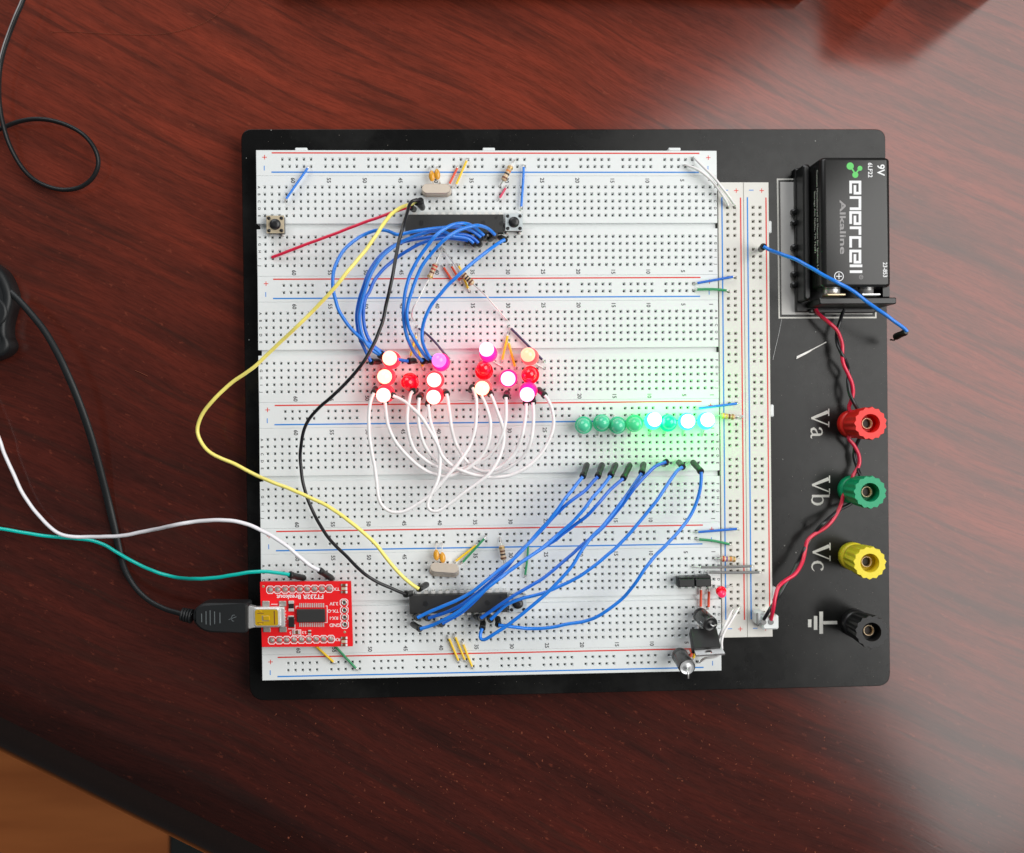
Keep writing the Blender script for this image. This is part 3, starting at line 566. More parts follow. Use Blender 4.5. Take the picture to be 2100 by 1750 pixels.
jumper([(986, 487), (972, 476), (955, 469), (935, 466), (900, 468), (860, 473), (835, 478), (814, 481.5), (790, 472.5), (766, 474), (744, 483), (720, 499), (702, 518), (690, 540), (683, 563), (682.5, 589), (687, 611), (694, 634), (706, 656), (724, 679), (742, 695), (760, 709), (772, 718), (781, 726)], [z1, H + 13, H + 15, H + 14, H + 11, H + 13, H + 15, H + 13, H + 11, H + 8.5], M['blue'], 'blue wire swinging widest to the left, its loop clear of the other blue ones', GB1, [((984, 490), H + 1.5, 0), ((793, 737), H + 1.3, -1)])
jumper([(981, 499), (970, 488), (956, 482), (940, 480.5), (920, 481), (900, 484), (870, 488), (840, 493), (814, 501), (790, 516), (774, 532), (760, 552), (750, 574), (742, 598), (738, 611), (733, 634), (731.5, 658), (735.5, 686), (743, 706), (751, 722), (757, 735), (761, 742)], [z1, H + 11, H + 10, H + 8, H + 10, H + 11, H + 10, H + 9, H + 6.5], M['blue_d'], 'blue wire ending in the black sleeve at the far left edge of the red lights', GB1, [((984, 502), H + 1.5, 0), ((777, 742), H + 1.5, -1)])
jumper([(971, 499), (960, 490), (944, 486), (928, 484), (908, 474.5), (884, 475), (862, 481), (840, 488.5), (816, 500), (796, 515), (780, 531), (766, 552), (756, 574), (748, 598), (744, 611), (739, 634), (737.5, 658), (742, 684), (752, 706), (765, 720), (779, 728)], [z1, H + 12, H + 13, H + 12, H + 13, H + 13, H + 12, H + 11, H + 8], M['blue'], 'blue wire in the middle of the left bundle, tucked beside a darker blue one', GB1, [((973, 502), H + 1.5, 0), ((796, 741), H + 1, -1)])
jumper([(960, 494), (944, 491), (928, 489), (908, 489), (884, 493), (862, 500), (840, 511.5), (815, 528), (790, 549), (770, 572), (758, 598), (750, 611), (746, 632), (745, 654), (750, 680), (759, 700), (774, 716), (796, 729), (815, 737), (828, 740), (838, 741)], [z1, H + 8, H + 7, H + 6, H + 9, H + 10, H + 9, H + 6, H + 4.5], M['blue_d'], 'blue wire passing under the first light to a black sleeve on its right side', GB1, [((961, 499), H + 1.5, 0), ((851, 740), H + 2, -1)])
jumper([(992, 483), (981, 473), (966, 462.5), (948, 458), (928, 461.5), (908, 472), (890, 487), (874, 508), (860, 528), (850, 545), (840, 566), (833, 590), (829.5, 612), (827.5, 640), (829.5, 670), (837, 698), (848, 720), (858, 733), (867, 741)], [z1, H + 17, H + 19, H + 17, H + 16, H + 15, H + 12, H + 6], M['blue'], 'blue wire of the right hand loop nearer the black wire', GB1, [((995, 489), H + 1.5, 0), ((876, 741), H + 1.5, -1)])
jumper([(1015, 482), (1004, 471.5), (992, 465.5), (976, 463), (956, 467), (936, 475), (918, 487), (900, 503), (884, 521), (870, 539), (858, 561), (848, 587), (840, 611), (836, 630), (834.5, 650), (839, 674), (848, 694), (860, 714), (872, 731), (881, 738)], [z1, H + 18.5, H + 20, H + 18, H + 17, H + 16, H + 13, H + 8], M['blue'], 'blue wire of the right hand loop, arching over the chip end last', GB1, [((1004, 491), H + 1.5, 0), ((889, 741), H + 1.5, -1)])
jumper([(1035, 492), (1020, 500.5), (1000, 515), (980, 531), (960, 547), (940, 565), (920, 584), (900, 607), (884, 627), (873, 650), (866.5, 674), (866, 696), (870.5, 714), (879, 730), (886, 737)], [H + 10, H + 15, H + 17, H + 16, H + 15, H + 13, H + 9], M['blue'], 'single blue wire sweeping from the chip corner across the resistors', GB1, [((1026, 487), H + 1.5, 0), ((895, 738), H + 1.5, -1)])
for px, py in ((1003, 489.5), (968, 496)): pass

GB2 = 'blue jumper wires from the lower chip to the row under the green lights'
zt = H + 11
jumper([(1195, 978), (1176, 1002), (1158, 1024), (1140, 1050), (1124, 1070), (1100, 1096), (1080, 1119), (1056, 1144), (1020, 1172), (990, 1197), (960, 1219), (920, 1239), (890, 1251), (868, 1261), (856, 1267)], [zt, H + 13, H + 12, H + 13, H + 14, H + 12, H + 9], M['blue'], 'blue wire from the leftmost black sleeve of the row below the green lights', GB2, [((1204, 953), H + 1.5, 0), ((851, 1263), H + 1, -1)])
jumper([(1226, 978), (1217, 987), (1200, 1006), (1176, 1024), (1154, 1042), (1132, 1064), (1110, 1088), (1086, 1113), (1060, 1138), (1040, 1163), (1000, 1199), (970, 1224), (940, 1244), (912, 1257), (892, 1264), (878, 1268)], [zt, H + 12, H + 10, H + 11, H + 12, H + 10, H + 8], M['blue_d'], 'blue wire from the second sleeve from the left below the green lights', GB2, [((1235, 953), H + 1.5, 0), ((872, 1266), H + 1, -1)])
jumper([(1252, 976), (1236, 998), (1216, 1020), (1198, 1044), (1175, 1070), (1152, 1090), (1140, 1100), (1112, 1124), (1080, 1146), (1040, 1175), (1020, 1190), (980, 1222), (944, 1252), (912, 1270), (886, 1283), (862, 1290)], [zt, H + 13, H + 12, H + 14, H + 16, H + 14, H + 9], M['blue'], 'blue wire from the third sleeve, ending lowest at the chip left end', GB2, [((1263, 953), H + 1.5, 0), ((846, 1280), H + 1.5, -1)])
jumper([(1278, 982), (1252, 1004), (1228, 1032), (1204, 1058), (1176, 1079), (1152, 1097), (1140, 1107), (1100, 1133), (1060, 1159), (1030, 1183), (1000, 1206), (970, 1236), (942, 1260), (920, 1272), (907, 1279)], [zt, H + 13, H + 11, H + 10, H + 11, H + 9, H + 7], M['blue_d'], 'blue wire from the fourth sleeve, under its three neighbours', GB2, [((1292, 954), H + 1.5, 0), ((901, 1281), H + 1, -1)])
jumper([(1316, 971), (1300, 994), (1280, 1023), (1260, 1049), (1236, 1079), (1213, 1102), (1191, 1132), (1171, 1164), (1144, 1194), (1120, 1218), (1090, 1244), (1060, 1268), (1030, 1290), (1010, 1303), (994, 1312), (986, 1310), (985, 1300), (989, 1289)], [zt, H + 13, H + 14, H + 15, H + 15, H + 14, H + 12, H + 9], M['blue'], 'blue wire from the fifth sleeve that hooks back at its lower end', GB2, [((1320, 952), H + 1.5, 0), ((991, 1277), H + 2, -1)])
jumper([(1366, 948), (1356, 951), (1340, 960), (1322, 978), (1302, 1000), (1282, 1028), (1262, 1053), (1240, 1078), (1218, 1099), (1196, 1116), (1172, 1138), (1140, 1165), (1118, 1183), (1090, 1201), (1060, 1218), (1030, 1237), (1002, 1257), (986, 1268)], [zt + 1, H + 14, H + 12, H + 11, H + 12, H + 12, H + 9], M['blue_d'], 'blue wire whose sleeve stands straight up below the lit green lights', GB2, [((1361, 952), H + 1.5, 0), ((976, 1264), H + 1.5, -1)])
jumper([(1400, 958), (1389, 965), (1378, 980), (1363, 1003), (1346, 1028), (1320, 1060), (1296, 1089), (1270, 1117), (1244, 1140), (1217, 1162), (1187, 1183), (1156, 1199), (1112, 1217), (1070, 1228), (1040, 1240), (1020, 1257), (1006, 1271)], [zt, H + 13, H + 13, H + 13, H + 12, H + 11, H + 9], M['blue'], 'blue wire second from the right of the lower group', GB2, [((1392, 948), H + 1.5, 0), ((1003, 1263), H + 1.5, -1)])
jumper([(1438, 968), (1437.5, 990), (1433, 1016), (1424, 1042), (1410, 1067), (1390, 1092), (1366, 1118), (1344, 1140), (1326, 1162), (1310, 1186), (1294, 1208), (1276, 1228), (1254, 1246), (1228, 1263), (1200, 1274), (1160, 1281), (1130, 1287), (1090, 1289.5), (1058, 1287), (1036, 1284), (1022, 1282)], [zt, H + 10, H + 12, H + 13, H + 9, H + 6, H + 5, H + 6.5], M['blue'], 'blue wire furthest right, bulging out in a wide curve', GB2, [((1421, 948), H + 1.5, 0), ((1021, 1268), H + 2, -1)])

GW = 'white jumper wires linking the two red light digits'
wm = M['white']
def zw(k): return [H + 9, H + 10, H + 6 + k, H + 4 + k * 1.3, H + 6 + k, H + 10, H + 9]
WW = [
 ([(767, 806), (760, 822), (757, 850), (756.5, 875), (758, 900), (762, 924), (768, 954), (772, 986), (775, 1014), (782, 1034), (796, 1047), (812, 1051.5), (834, 1047), (860, 1032), (886, 1012), (902, 994), (920, 974), (936, 956), (952, 934), (966, 908), (974, 880), (977.5, 850), (976, 816), (969, 795)], 6, 'white wire with the lowest loop at the far left', (770, 797), (965, 801)),
 ([(790, 826), (792, 850), (797, 876), (809, 902), (825, 924), (842, 942), (860, 957), (882, 969.5), (906, 977), (924, 976), (940, 970), (960, 960), (976, 948), (990, 932), (1000, 912), (1005, 890), (1006, 866), (1002, 848), (994, 826), (987, 812)], 3, 'white wire leaving from straight under the lowest left light', (791, 808), (983, 806)),
 ([(847, 803), (842, 809), (838, 830), (835, 860), (837, 885), (844, 910), (854, 927), (870, 942), (886, 953), (906, 962), (924, 965), (945, 962), (970, 953), (1000, 938), (1016, 920), (1026, 903), (1033, 884), (1037, 862), (1038, 840), (1037.5, 815)], 2, 'white wire from the sleeve beside the unlit left light', (853, 800), (1040, 806)),
 ([(860, 816), (858.5, 830), (858, 860), (861.5, 884), (868, 906), (878, 926), (892, 943), (908, 956), (926, 966), (950, 972), (980, 974), (1010, 972), (1036, 963), (1060, 948), (1078, 930), (1088, 908), (1093, 880), (1094, 850), (1093, 826)], 0.5, 'white wire whose right end hides under the lowest right light', (864, 810), (1092, 810)),
 ([(806, 812), (815, 816), (830, 824), (846, 838), (864, 856), (876, 874), (888, 894), (898, 914), (906, 934), (918, 948), (934, 959), (954, 968), (976, 975), (998, 979), (1020, 979.5), (1050, 974), (1080, 959), (1104, 938), (1123, 910), (1133, 884), (1135.5, 860), (1131, 836), (1124, 820), (1117, 811)], 4.5, 'white wire crossing under the others from the left light to the far right sleeve', (800, 806), (1105, 799)),
 ([(878, 830), (881, 855), (886.5, 876), (894, 900), (900, 920), (902.5, 940), (902.5, 956), (900, 976), (894, 994), (885, 1012), (878, 1028), (878, 1040), (885, 1047.5), (899, 1048), (916, 1038), (936, 1023), (960, 1005), (984, 988), (1004, 971), (1018, 951), (1028, 928), (1033, 904), (1032, 880), (1025, 858), (1013, 824), (1006, 809)], 6, 'white wire with the small tight hook at its low point', (882, 812), (1003, 802)),
 ([(916, 808), (919, 824), (922.5, 850), (926.5, 878), (932.5, 904), (942, 924), (954, 942), (968, 956), (984, 965), (1000, 967), (1020, 961), (1040, 947), (1058, 925), (1069, 898), (1075, 874), (1078.5, 850), (1079, 828)], 1.5, 'white wire from the sleeve right of the lowest left column', (913, 803), (1079, 812)),
]
for xy, k, lab, f0, f1 in WW: jumper(xy, zw(k), wm, lab, GW, [(f0, H + 2, 0), (f1, H + 2, -1)])
jumper([(853, 413), (845, 418), (838, 420), (822, 426), (802, 440.5), (784, 463), (770, 485), (750, 513), (730, 537), (710, 561), (690, 586), (670, 608.5), (640, 640), (610, 669), (580, 697.5), (550, 726), (520, 753.5), (501, 767.5), (480, 782), (463, 795.5), (437, 821), (417, 847), (406, 873), (406.5, 893), (419, 917), (442, 935), (476, 949.5), (490, 956.5), (520, 972), (560, 990), (600, 1005), (630, 1018), (670, 1037.5), (710, 1064), (740, 1088), (770, 1116.5), (790, 1141), (810, 1166), (830, 1187), (846, 1200), (859, 1208)], [H + 9, H + 20, H + 22, H + 18, H + 12, H + 8, H + 4, H + 6, H + 12, H + 15, H + 14, H + 12], M['yellow'], 'long pale yellow wire bulging out over the left table between both chips', 'long wires between the two chips', [((867, 426), H + 1.5, 0), ((875, 1199), H + 2, -1)], r=.66)
jumper([(862, 411.5), (855, 410.5), (847, 412), (840, 420), (834, 440), (826, 466), (819.5, 490), (812, 526), (806, 560), (799.5, 594), (792, 624), (786, 654), (776, 684), (762.5, 714), (747, 740), (730, 763), (706, 789.5), (682, 812), (656, 835), (638, 855), (626, 874), (619.5, 898), (616, 930), (617.5, 962), (622, 994), (632, 1026), (646, 1058), (664, 1090), (684, 1115), (708, 1138.5), (730, 1161.5), (754, 1181.5), (780, 1197), (810, 1210), (832, 1219)], [H + 12, H + 21, H + 24, H + 22, H + 22, H + 20, H + 13, H + 8, H + 6, H + 9, H + 11, H + 8.5], M['black'], 'long thin black wire snaking down the panel between both chips', 'long wires between the two chips', [((866, 427), H + 1.5, 0), ((845, 1217), H + 1.5, -1)], r=.60)
jumper([(558, 528), (600, 512), (680, 482), (740, 459), (780, 445), (815, 432), (842, 424)], [H + .5, H + 4, H + 6, H + 8, H + 9], M['red'], 'straight dark red wire slanting up to the upper chip', None, [((849, 430), H + 1.5, -1)], r=.55)
jumper([(-60, 780), (-22, 855), (0, 905), (10, 933), (26, 969), (46, 1010.5), (72, 1049), (98, 1077), (118, 1092.5), (144, 1100.5), (180, 1101.5), (218.5, 1100.5), (257, 1098), (308.5, 1087.5), (360, 1077), (398.5, 1070), (437, 1067), (475.5, 1068.5), (509, 1076), (537, 1088.5), (560, 1101), (590, 1122), (614, 1142), (638, 1161), (655, 1170)], [9, 7, 5, 3.5, 6, 12, H + 8, H + 13, H + 12, H + 9], M['offwhite'], 'white wire coming from the left table to the sleeve above the red board', 'wires running off to the left', [((681, 1187), H + 1.5, -1)], r=.68)
jumper([(-60, 1074), (0, 1084.5), (51, 1093), (103, 1100.5), (154, 1105), (185, 1108), (213, 1117.5), (244, 1136), (283, 1157), (321, 1174), (360, 1184), (398.5, 1187.5), (437, 1185.5), (476, 1179.5), (514, 1174), (545, 1172.5), (574, 1175.5), (594, 1179)], [4, 3, 2, 2, 5, 10, H + 5, H + 9, H + 9], M['teal'], 'teal wire coming from the left table to the red board', 'wires running off to the left', [((624, 1186), H + 2, -1)], r=.66)
jumper([(1566, 506), (1580, 513.5), (1604, 522), (1630, 532), (1660, 548), (1690, 565), (1720, 581), (1750, 598), (1780, 620.5), (1810, 642), (1838, 662), (1856, 675), (1860, 681)], [H + 12, 36, 40, 42, 38, 33, 30], M['blue'], 'blue wire laid across the battery with its far end hanging in the air', None, [((1560, 512), H + 1.5, 0)], r=.66)
bl_ = bpy.data.objects['jumper_wire' if False else [o.name for o in C.objects if o.get('label', '').startswith('blue wire laid')][0]]
a, b = P(1837, 691, 20), P(1858, 681, 28); so = MB().lathe([(.6, -.2), (1.25, .2), (1.3, 1.2), (1.1, (b - a).length * .6), (1.25, (b - a).length * .9), (.8, (b - a).length + .2)], 14, axis_mx(a, b)).build('sleeve', M['shrink'], bl_)
MB().tube([a, P(1834, 698, 18), P(1826, 697, 15)], .3, 8).build('pin', M['black'], so)
# ------------------------------------------------------------------ short solid-core links
def link(xy, m, label, group=None, z=1.1, r=.42, bare=(1.6, 1.6), mid=None):
    """short insulated link lying on the strip with its bare ends bent down into the holes"""
    n = len(xy); zs = [H + z] * n if not mid else [H + z + mid * math.sin(math.pi * i / (n - 1)) for i in range(n)]
    pts = [P(x, y, q) for (x, y), q in zip(xy, zs)]; t = thing('link_wire', (pts[0].x, pts[0].y, H), label, 'wire', group)
    MB().tube(smooth_path(pts) if n > 2 else pts, r, 10).build('insulation', m, t)
    for a, b, l in ((pts[0], pts[1], bare[0]), (pts[-1], pts[-2], bare[1])):
        d = (a - b); d.z = 0; d.normalize(); e = a + d * (l * .55)
        MB().tube([a - d * .4, a + d * .25, e + Vector((0, 0, -.35)), e + d * .2 + Vector((0, 0, -1.0)), e + d * .2 + Vector((0, 0, -2.6))], .27, 7).build('bare_end', M['tin'], t)
    return t
GS = 'short links on the strips'
link([(631, 345), (587, 408)], M['blue'], 'short blue link slanting near the upper left push button', GS, 1.6)
link([(938, 345), (922, 377)], M['orange'], 'short orange link next to the upper crystal', GS)
link([(957, 330), (936, 378)], M['amber'], 'yellow link touching the orange one beside the upper crystal', GS, 1.6)
link([(1074, 343), (1073, 370), (1069, 424)], M['blue'], 'vertical blue link above the grey upper push button', GS, 1.5, .46)
link([(1037, 386), (1025, 406)], M['pink'], 'tiny pinkish red link below the upper resistor', GS)
link([(1409, 340), (1421, 343.5), (1440, 354), (1460, 371.5), (1476, 392), (1487, 409), (1493, 421)], M['white'], 'curved white link of the corner pair, the one nearer the number strip', GS, 1.4, .48, mid=2.5)
link([(1426, 326), (1444, 344), (1464, 364), (1480, 384), (1494, 402), (1505, 418)], M['white'], 'curved white link of the corner pair, the one nearer the plate', GS, 1.8, .48, mid=3.0)
link([(1430, 581), (1503, 568)], M['blue_d'], 'dark blue link over the rail joint above its green partner', GS, 1.4, .46)
link([(1430, 594), (1464, 593.5), (1490, 596)], M['green'], 'green link under the uppermost dark blue rail link', GS, 1.2, .46)
link([(910, 549), (928, 577)], M['orange'], 'first of two parallel orange links near the middle resistors', GS, 1.2)
link([(926, 547), (943, 576)], M['orange'], 'second parallel orange link, next to the yellow one', GS, 1.3)
link([(941, 546), (949, 565), (960, 592)], M['amber'], 'yellow link passing under the black banded resistor', GS, .9)
link([(859, 674), (876, 686), (894, 704), (908, 721), (922, 737)], M['navy'], 'dark navy link curving down to the magenta lit light', GS, 1.6, .42, mid=1.5)
link([(1048, 674), (1080, 706), (1112, 738)], M['navy'], 'straight dark navy link beside the orange lit light', GS, 1.6, .46)
link([(1041, 689), (1030, 738)], M['amber'], 'left leg of the upside down V of yellow links', GS, 1.3, .45)
link([(1043, 704), (1056, 752)], M['amber'], 'right leg of the upside down V of yellow links', GS, 1.2, .45)
link([(853, 690), (842, 730)], M['amber'], 'yellow link mostly behind the blue wires by the left digit', GS, 1.0, .42)
link([(855, 704), (867, 752)], M['amber'], 'yellow link reaching down to the black sleeve of the left digit', GS, 1.0, .42)
link([(1433, 838), (1511, 828)], M['blue'], 'blue link over the rail joint just above the lit green lights', GS, 1.4, .46)
link([(1432, 1091.5), (1511, 1085)], M['blue_d'], 'lowest dark blue rail link, above its curved green partner', GS, 1.4, .46)
link([(1434, 1106.5), (1464, 1109.5), (1496, 1116.5)], M['green'], 'curved green link below the lowest dark blue rail link', GS, 1.2, .46)
link([(976, 1119), (935, 1151)], M['amber'], 'yellow link of the pair beside the lower crystal', GS, 1.2)
link([(993, 1105), (949, 1153)], M['green'], 'green link of the pair beside the lower crystal', GS, 1.6)
link([(1083, 1120), (1081, 1150), (1077, 1179)], M['green'], 'vertical green link crossed by the blue wires', GS, 1.2)
link([(1438, 1163.5), (1480, 1163.5), (1541, 1161.5)], M['grey'], 'upper of the two grey links above the slide switch', GS, 1.8, .46, (5.0, 1.8))
link([(1455, 1174), (1500, 1174.5), (1557, 1174)], M['grey'], 'lower of the two grey links above the slide switch', GS, 1.8, .48)
link([(1437.5, 1210), (1437, 1244)], M['orange'], 'left one of the two orange links under the slide switch', GS, 1.4, .48)
link([(1454, 1213), (1453, 1245)], M['orange'], 'right one of the two orange links under the slide switch', GS, 1.4, .48)
link([(640, 1318), (684, 1358)], M['amber'], 'yellow link coming out under the red board', GS, 1.3)
link([(684, 1322), (730, 1371)], M['green'], 'green link coming out under the red board', GS, 1.3)
link([(921, 1310), (940, 1355)], M['amber'], 'first of three parallel yellow links at the bottom rail', GS, 1.2)
link([(934, 1307), (953, 1353)], M['amber'], 'middle of three parallel yellow links at the bottom rail', GS, 1.4)
link([(950, 1322), (968, 1367)], M['amber'], 'lowest of three parallel yellow links at the bottom rail', GS, 1.2)
link([(1500, 1255), (1490, 1276), (1480, 1295), (1474, 1310)], M['white'], 'white link from the regulator side rail, its upper strand', GS, 4, .46, (2.6, .6), mid=4)
link([(1513, 1251), (1498, 1276), (1484, 1300), (1480, 1318), (1480, 1334), (1470, 1346), (1447, 1350), (1438, 1356)], M['white'], 'white link bending round under the metal regulator tab', GS, 2.2, .46, (2.6, 1.4), mid=5)
link([(1437, 1250), (1441, 1262)], M['orange'], 'orange link disappearing behind the upper capacitor', GS, 1.2)
link([(1414, 1336), (1421, 1333), (1416, 1347)], M['orange'], 'orange link bent beside the lower capacitor', GS, 2.4, .5)
link([(1426, 1335), (1422, 1350)], M['amber'], 'short yellow link between the lower capacitor and the regulator', GS, 1.8, .5)
# ================================================================== chips
def chip(b, c0, label, zt=5.0, lift=1.6):
    a = hole(b, 'E', c0 + 13); d = hole(b, 'F', c0); cx, cy = (a.x + d.x) / 2, (a.y + d.y) / 2
    t = thing('chip', (cx, cy, H), label, 'chip', 'long black chips')
    mb = MB(); L, Wd = 34.9, 7.1
    vs = []
    for sx, sy, z in ((L - .5, Wd - .7, H + lift), (L, Wd, H + lift + 1.6), (L, Wd, H + lift + 1.9), (L - .6, Wd - .8, H + zt)):
        vs += [(cx - sx / 2, cy - sy / 2, z), (cx + sx / 2, cy - sy / 2, z), (cx + sx / 2, cy + sy / 2, z), (cx - sx / 2, cy + sy / 2, z)]
    fs = [(3, 2, 1, 0), (12, 13, 14, 15)] + [(k * 4 + i, k * 4 + (i + 1) % 4, k * 4 + 4 + (i + 1) % 4, k * 4 + 4 + i) for k in range(3) for i in range(4)]
    mb.add(vs, fs); mb.build('body', M['epoxy'], t)
    for x, r in ((cx + L / 2 - 7.2, 1.0), (cx - L / 2 + 5.8, 1.0), (cx + L / 2 - 2.6, .55)):
        y = cy + (.2 if r > .6 else 2.1); MB().lathe([(r, H + zt + .01), (r * .96, H + zt + .02)], 20, Matrix.Translation((x, y, 0)), smooth=False).build('moulded_dimple', M['p_black'], t)
    MB().lathe([(.85, H + zt + .012), (.83, H + zt + .02)], 18, Matrix.Translation((cx + L / 2 - .75, cy, 0)), smooth=False).build('end_notch', M['p_black'], t)
    pin = MB()
    pin.box((0, .30, lift + 1.72), (1.35, 1.0, .28)); pin.box((0, .72, lift + .9), (1.35, .26, 1.7)); pin.box((0, .72, -.6), (.5, .24, 2.6))
    me = pin.mesh('pin', M['tin'])
    for k in range(14):
        for s in (1, -1):
            x = hole(b, 'E', c0 + k).x; o = bpy.data.objects.new('pin', me); C.objects.link(o); o.parent = t
            o.location = Vector((x - cx, s * (Wd / 2 - .05), 0)) * MM; o.rotation_euler = (0, 0, 0 if s > 0 else math.pi)
    return t
chip(0, 31, 'long black chip in the upper strip under the blue wire arches')
chip(3, 31, 'long black chip in the lower strip with its silver pins showing')
# push buttons
def button(px, py, label, cover, half=3.05, rot=0):
    c = P(px, py, H + 3.6); t = thing('push_button', (c.x, c.y, H), label, 'push button', 'small square push buttons'); mx = Matrix.Translation((c.x, c.y, 0)) @ Matrix.Rotation(math.radians(rot), 4, 'Z')
    MB().box((0, 0, H + 1.8), (half * 2, half * 2, 3.0), mx, .25).build('housing', M['p_black'], t)
    MB().box((0, 0, H + 3.45), (half * 2 + .1, half * 2 + .1, .34), mx, .12).build('cover_plate', cover, t)
    for i in (-1, 1):
        for j in (-1, 1): MB().lathe([(.62, H + 3.6), (.60, H + 3.85), (.3, H + 3.95)], 14, mx @ Matrix.Translation((i * half * .72, j * half * .72, 0))).build('rivet', M['p_black'], t)
    MB().lathe([(1.95, H + 3.62), (1.8, H + 3.66), (1.75, H + 4.8), (1.55, H + 5.05), (.6, H + 5.1)], 26, mx).build('plunger', M['p_black'], t)
    for i in (-1, 1):
        for j in (-1, 1): MB().box((i * 2.25, j * (half + .35), H + .8), (.8, .7, 1.6), mx, .1).build('leg', M['tin'], t)
button(564.5, 460.5, 'tan push button at the upper left edge', M['cream'])
button(1054, 456, 'pale grey push button at the end of the upper chip', M['palegrey'])
button(1062, 1238, 'pale grey push button half hidden by blue wires at the lower chip', M['palegrey'])
# crystals
def crystal(top, base, ang, label):
    a = P(*base, H + .8); b = P(*top, H + 7.5); t = thing('crystal', (a.x, a.y, H), label, 'crystal', 'silver oval crystals')
    pr = []
    for s, a0 in ((1, -90), (-1, 90)):
        for k in range(11): q = math.radians(a0 + 18 * k); pr.append((s * 3.35 + 1.75 * math.cos(q), 1.75 * math.sin(q)))
    sh = b - a; mb = MB(); n = len(pr); vs = []; R = Matrix.Rotation(math.radians(ang), 3, 'Z')
    for t_, s in ((0, 1.14), (.06, 1.14), (.065, 1.0), (.93, 1.0), (.98, .95), (1.0, .86)):
        for x, y in pr:
            e = (abs(x) - 3.35); v = R @ Vector((x * (1 + (s - 1) * .35) if s != 1 else x, y * s, 0)); vs.append(a + sh * t_ + v)
    fs = [(k * n + i, k * n + (i + 1) % n, k * n + n + (i + 1) % n, k * n + n + i) for k in range(5) for i in range(n)]
    mb.add(vs, fs, 0, True); mb.add(vs[-n:], [tuple(range(n))]); mb.build('can', M['can'], t)
    for x in (-2.4, 2.4): q = a + R @ Vector((x, 0, 0)); MB().lathe([(.25, -3), (.25, .3)], 8, Matrix.Translation(q)).build('lead', M['tin'], t)
crystal((894.5, 387), (895.5, 393), 0, 'silver oval crystal above the upper chip')
crystal((911.5, 1165), (911, 1172), -5, 'silver oval crystal above the lower chip')
def wire_tube(pts, r, m, name, parent): return MB().tube(smooth_path(pts, .8), r, 8).build(name, m, parent)
def bead(px, py, up, down, label, tilt=(0, 0), sx=1.0):
    c = P(px, py, H + 3.2); t = thing('ceramic_capacitor', (c.x, c.y, H), label, 'capacitor', 'ochre bead capacitors')
    mx = Matrix.Translation(c) @ Matrix.Rotation(math.radians(tilt[0]), 4, 'Z')
    pr = [(.01, -2.0), (.6, -1.85), (1.05, -1.3), (1.25, -.5), (1.25, .3), (1.0, 1.1), (.55, 1.65), (.25, 1.9)]
    MB().lathe(pr, 20, mx @ Matrix.Rotation(math.radians(90), 4, 'X') @ Matrix.Diagonal((.86 * sx, .62, -1, 1))).build('body', M['ceramic'], t)
    wire_tube([P(*up, H - 2), P(*up, H + .3), P(up[0] - .5, up[1] + 5, H + 1.6), P(px - .5, py - 8, H + 3)], .22, M['tin'], 'lead', t)
    wire_tube([P(px + 1, py + 8, H + 3), P(*down, H + 1.2), P(*down, H - 2)], .22, M['tin'], 'lead', t)
bead(885.5, 361, (883, 343), (889, 377), 'left one of the two ochre bead capacitors at the upper crystal', (4, 0))
bead(896.5, 357.5, (898, 342), (903, 375), 'right one of the two ochre bead capacitors at the upper crystal', (6, 0))
bead(894.8, 1138, (895, 1114), (899, 1151), 'left one of the two ochre bead capacitors at the lower crystal', (3, 0))
bead(907.5, 1143.5, (907, 1114), (911, 1154), 'right one of the two ochre bead capacitors at the lower crystal', (5, 0))
# resistors
def resistor(a, b, za, zb_, lead0, lead1, bands, label, bm='beige', r=1.05):
    A, B = P(*a, H + za), P(*b, H + zb_); L = (B - A).length; c = (A + B) / 2; mx = axis_mx(A, B)
    t = thing('resistor', (c.x, c.y, H), label, 'resistor', 'small striped resistors')
    MB().lathe([(.3, -.1), (r * .8, .12), (r, .5), (r * 1.02, L * .2), (r * .88, L * .3), (r * .85, L * .7), (r * 1.02, L * .8), (r, L - .5), (r * .8, L - .12), (.3, L + .1)], 22, mx).build('body', M[bm], t)
    for f, m in bands:
        rr = r * (1.02 if f < .22 or f > .78 else .88) + .03; z0 = L * f; MB().lathe([(rr, z0 - L * .05), (rr, z0 + L * .05)], 22, mx, cap0=False, cap1=False).build('colour_band', M[m], t)
    wire_tube([A] + [P(*q[:2], H + q[2]) for q in lead0], .26, M['tin'], 'lead', t); wire_tube([B] + [P(*q[:2], H + q[2]) for q in lead1], .26, M['tin'], 'lead', t)
resistor((1048.5, 340), (1032, 371), 2.6, 2.6, [(1051, 335, 2.4), (1057, 328, .8), (1058, 327, -2)], [(1029, 375, 2.2), (1025, 382, .5), (1024.5, 383, -2)], [(.16, 'b_gold'), (.36, 'b_orange'), (.55, 'b_black'), (.82, 'b_brown')], 'beige resistor beside the upper vertical blue link')
resistor((893.5, 541.5), (880, 572), 3.2, 3.2, [(897, 533, 3.2), (903, 519, 2.6), (907, 508, .5), (907, 507, -2)], [(877, 577, 3.2), (868, 594, 4.5), (858, 614, 5.0), (849, 628, 5.0), (845, 640, 4.2), (845, 651, 2.8), (850, 657, .8), (851, 657, -2)], [(.14, 'b_red'), (.36, 'b_red'), (.58, 'b_brown'), (.86, 'b_gold')], 'red striped resistor next to the two orange links')
resistor((947.5, 560.5), (970, 583), 4.0, 4.0, [(942, 555, 4.0), (925, 533, 3.6), (912, 514, 1.5), (907, 507, -1)], [(976, 588, 4.2), (996, 606, 4.4), (1010, 622, 3.6), (1030, 645, 1.8), (1040, 656, .6), (1041, 656, -2)], [(.2, 'b_brown'), (.42, 'b_black'), (.60, 'b_black'), (.80, 'b_brown')], 'black banded resistor under the single blue wire with long slanting leads')
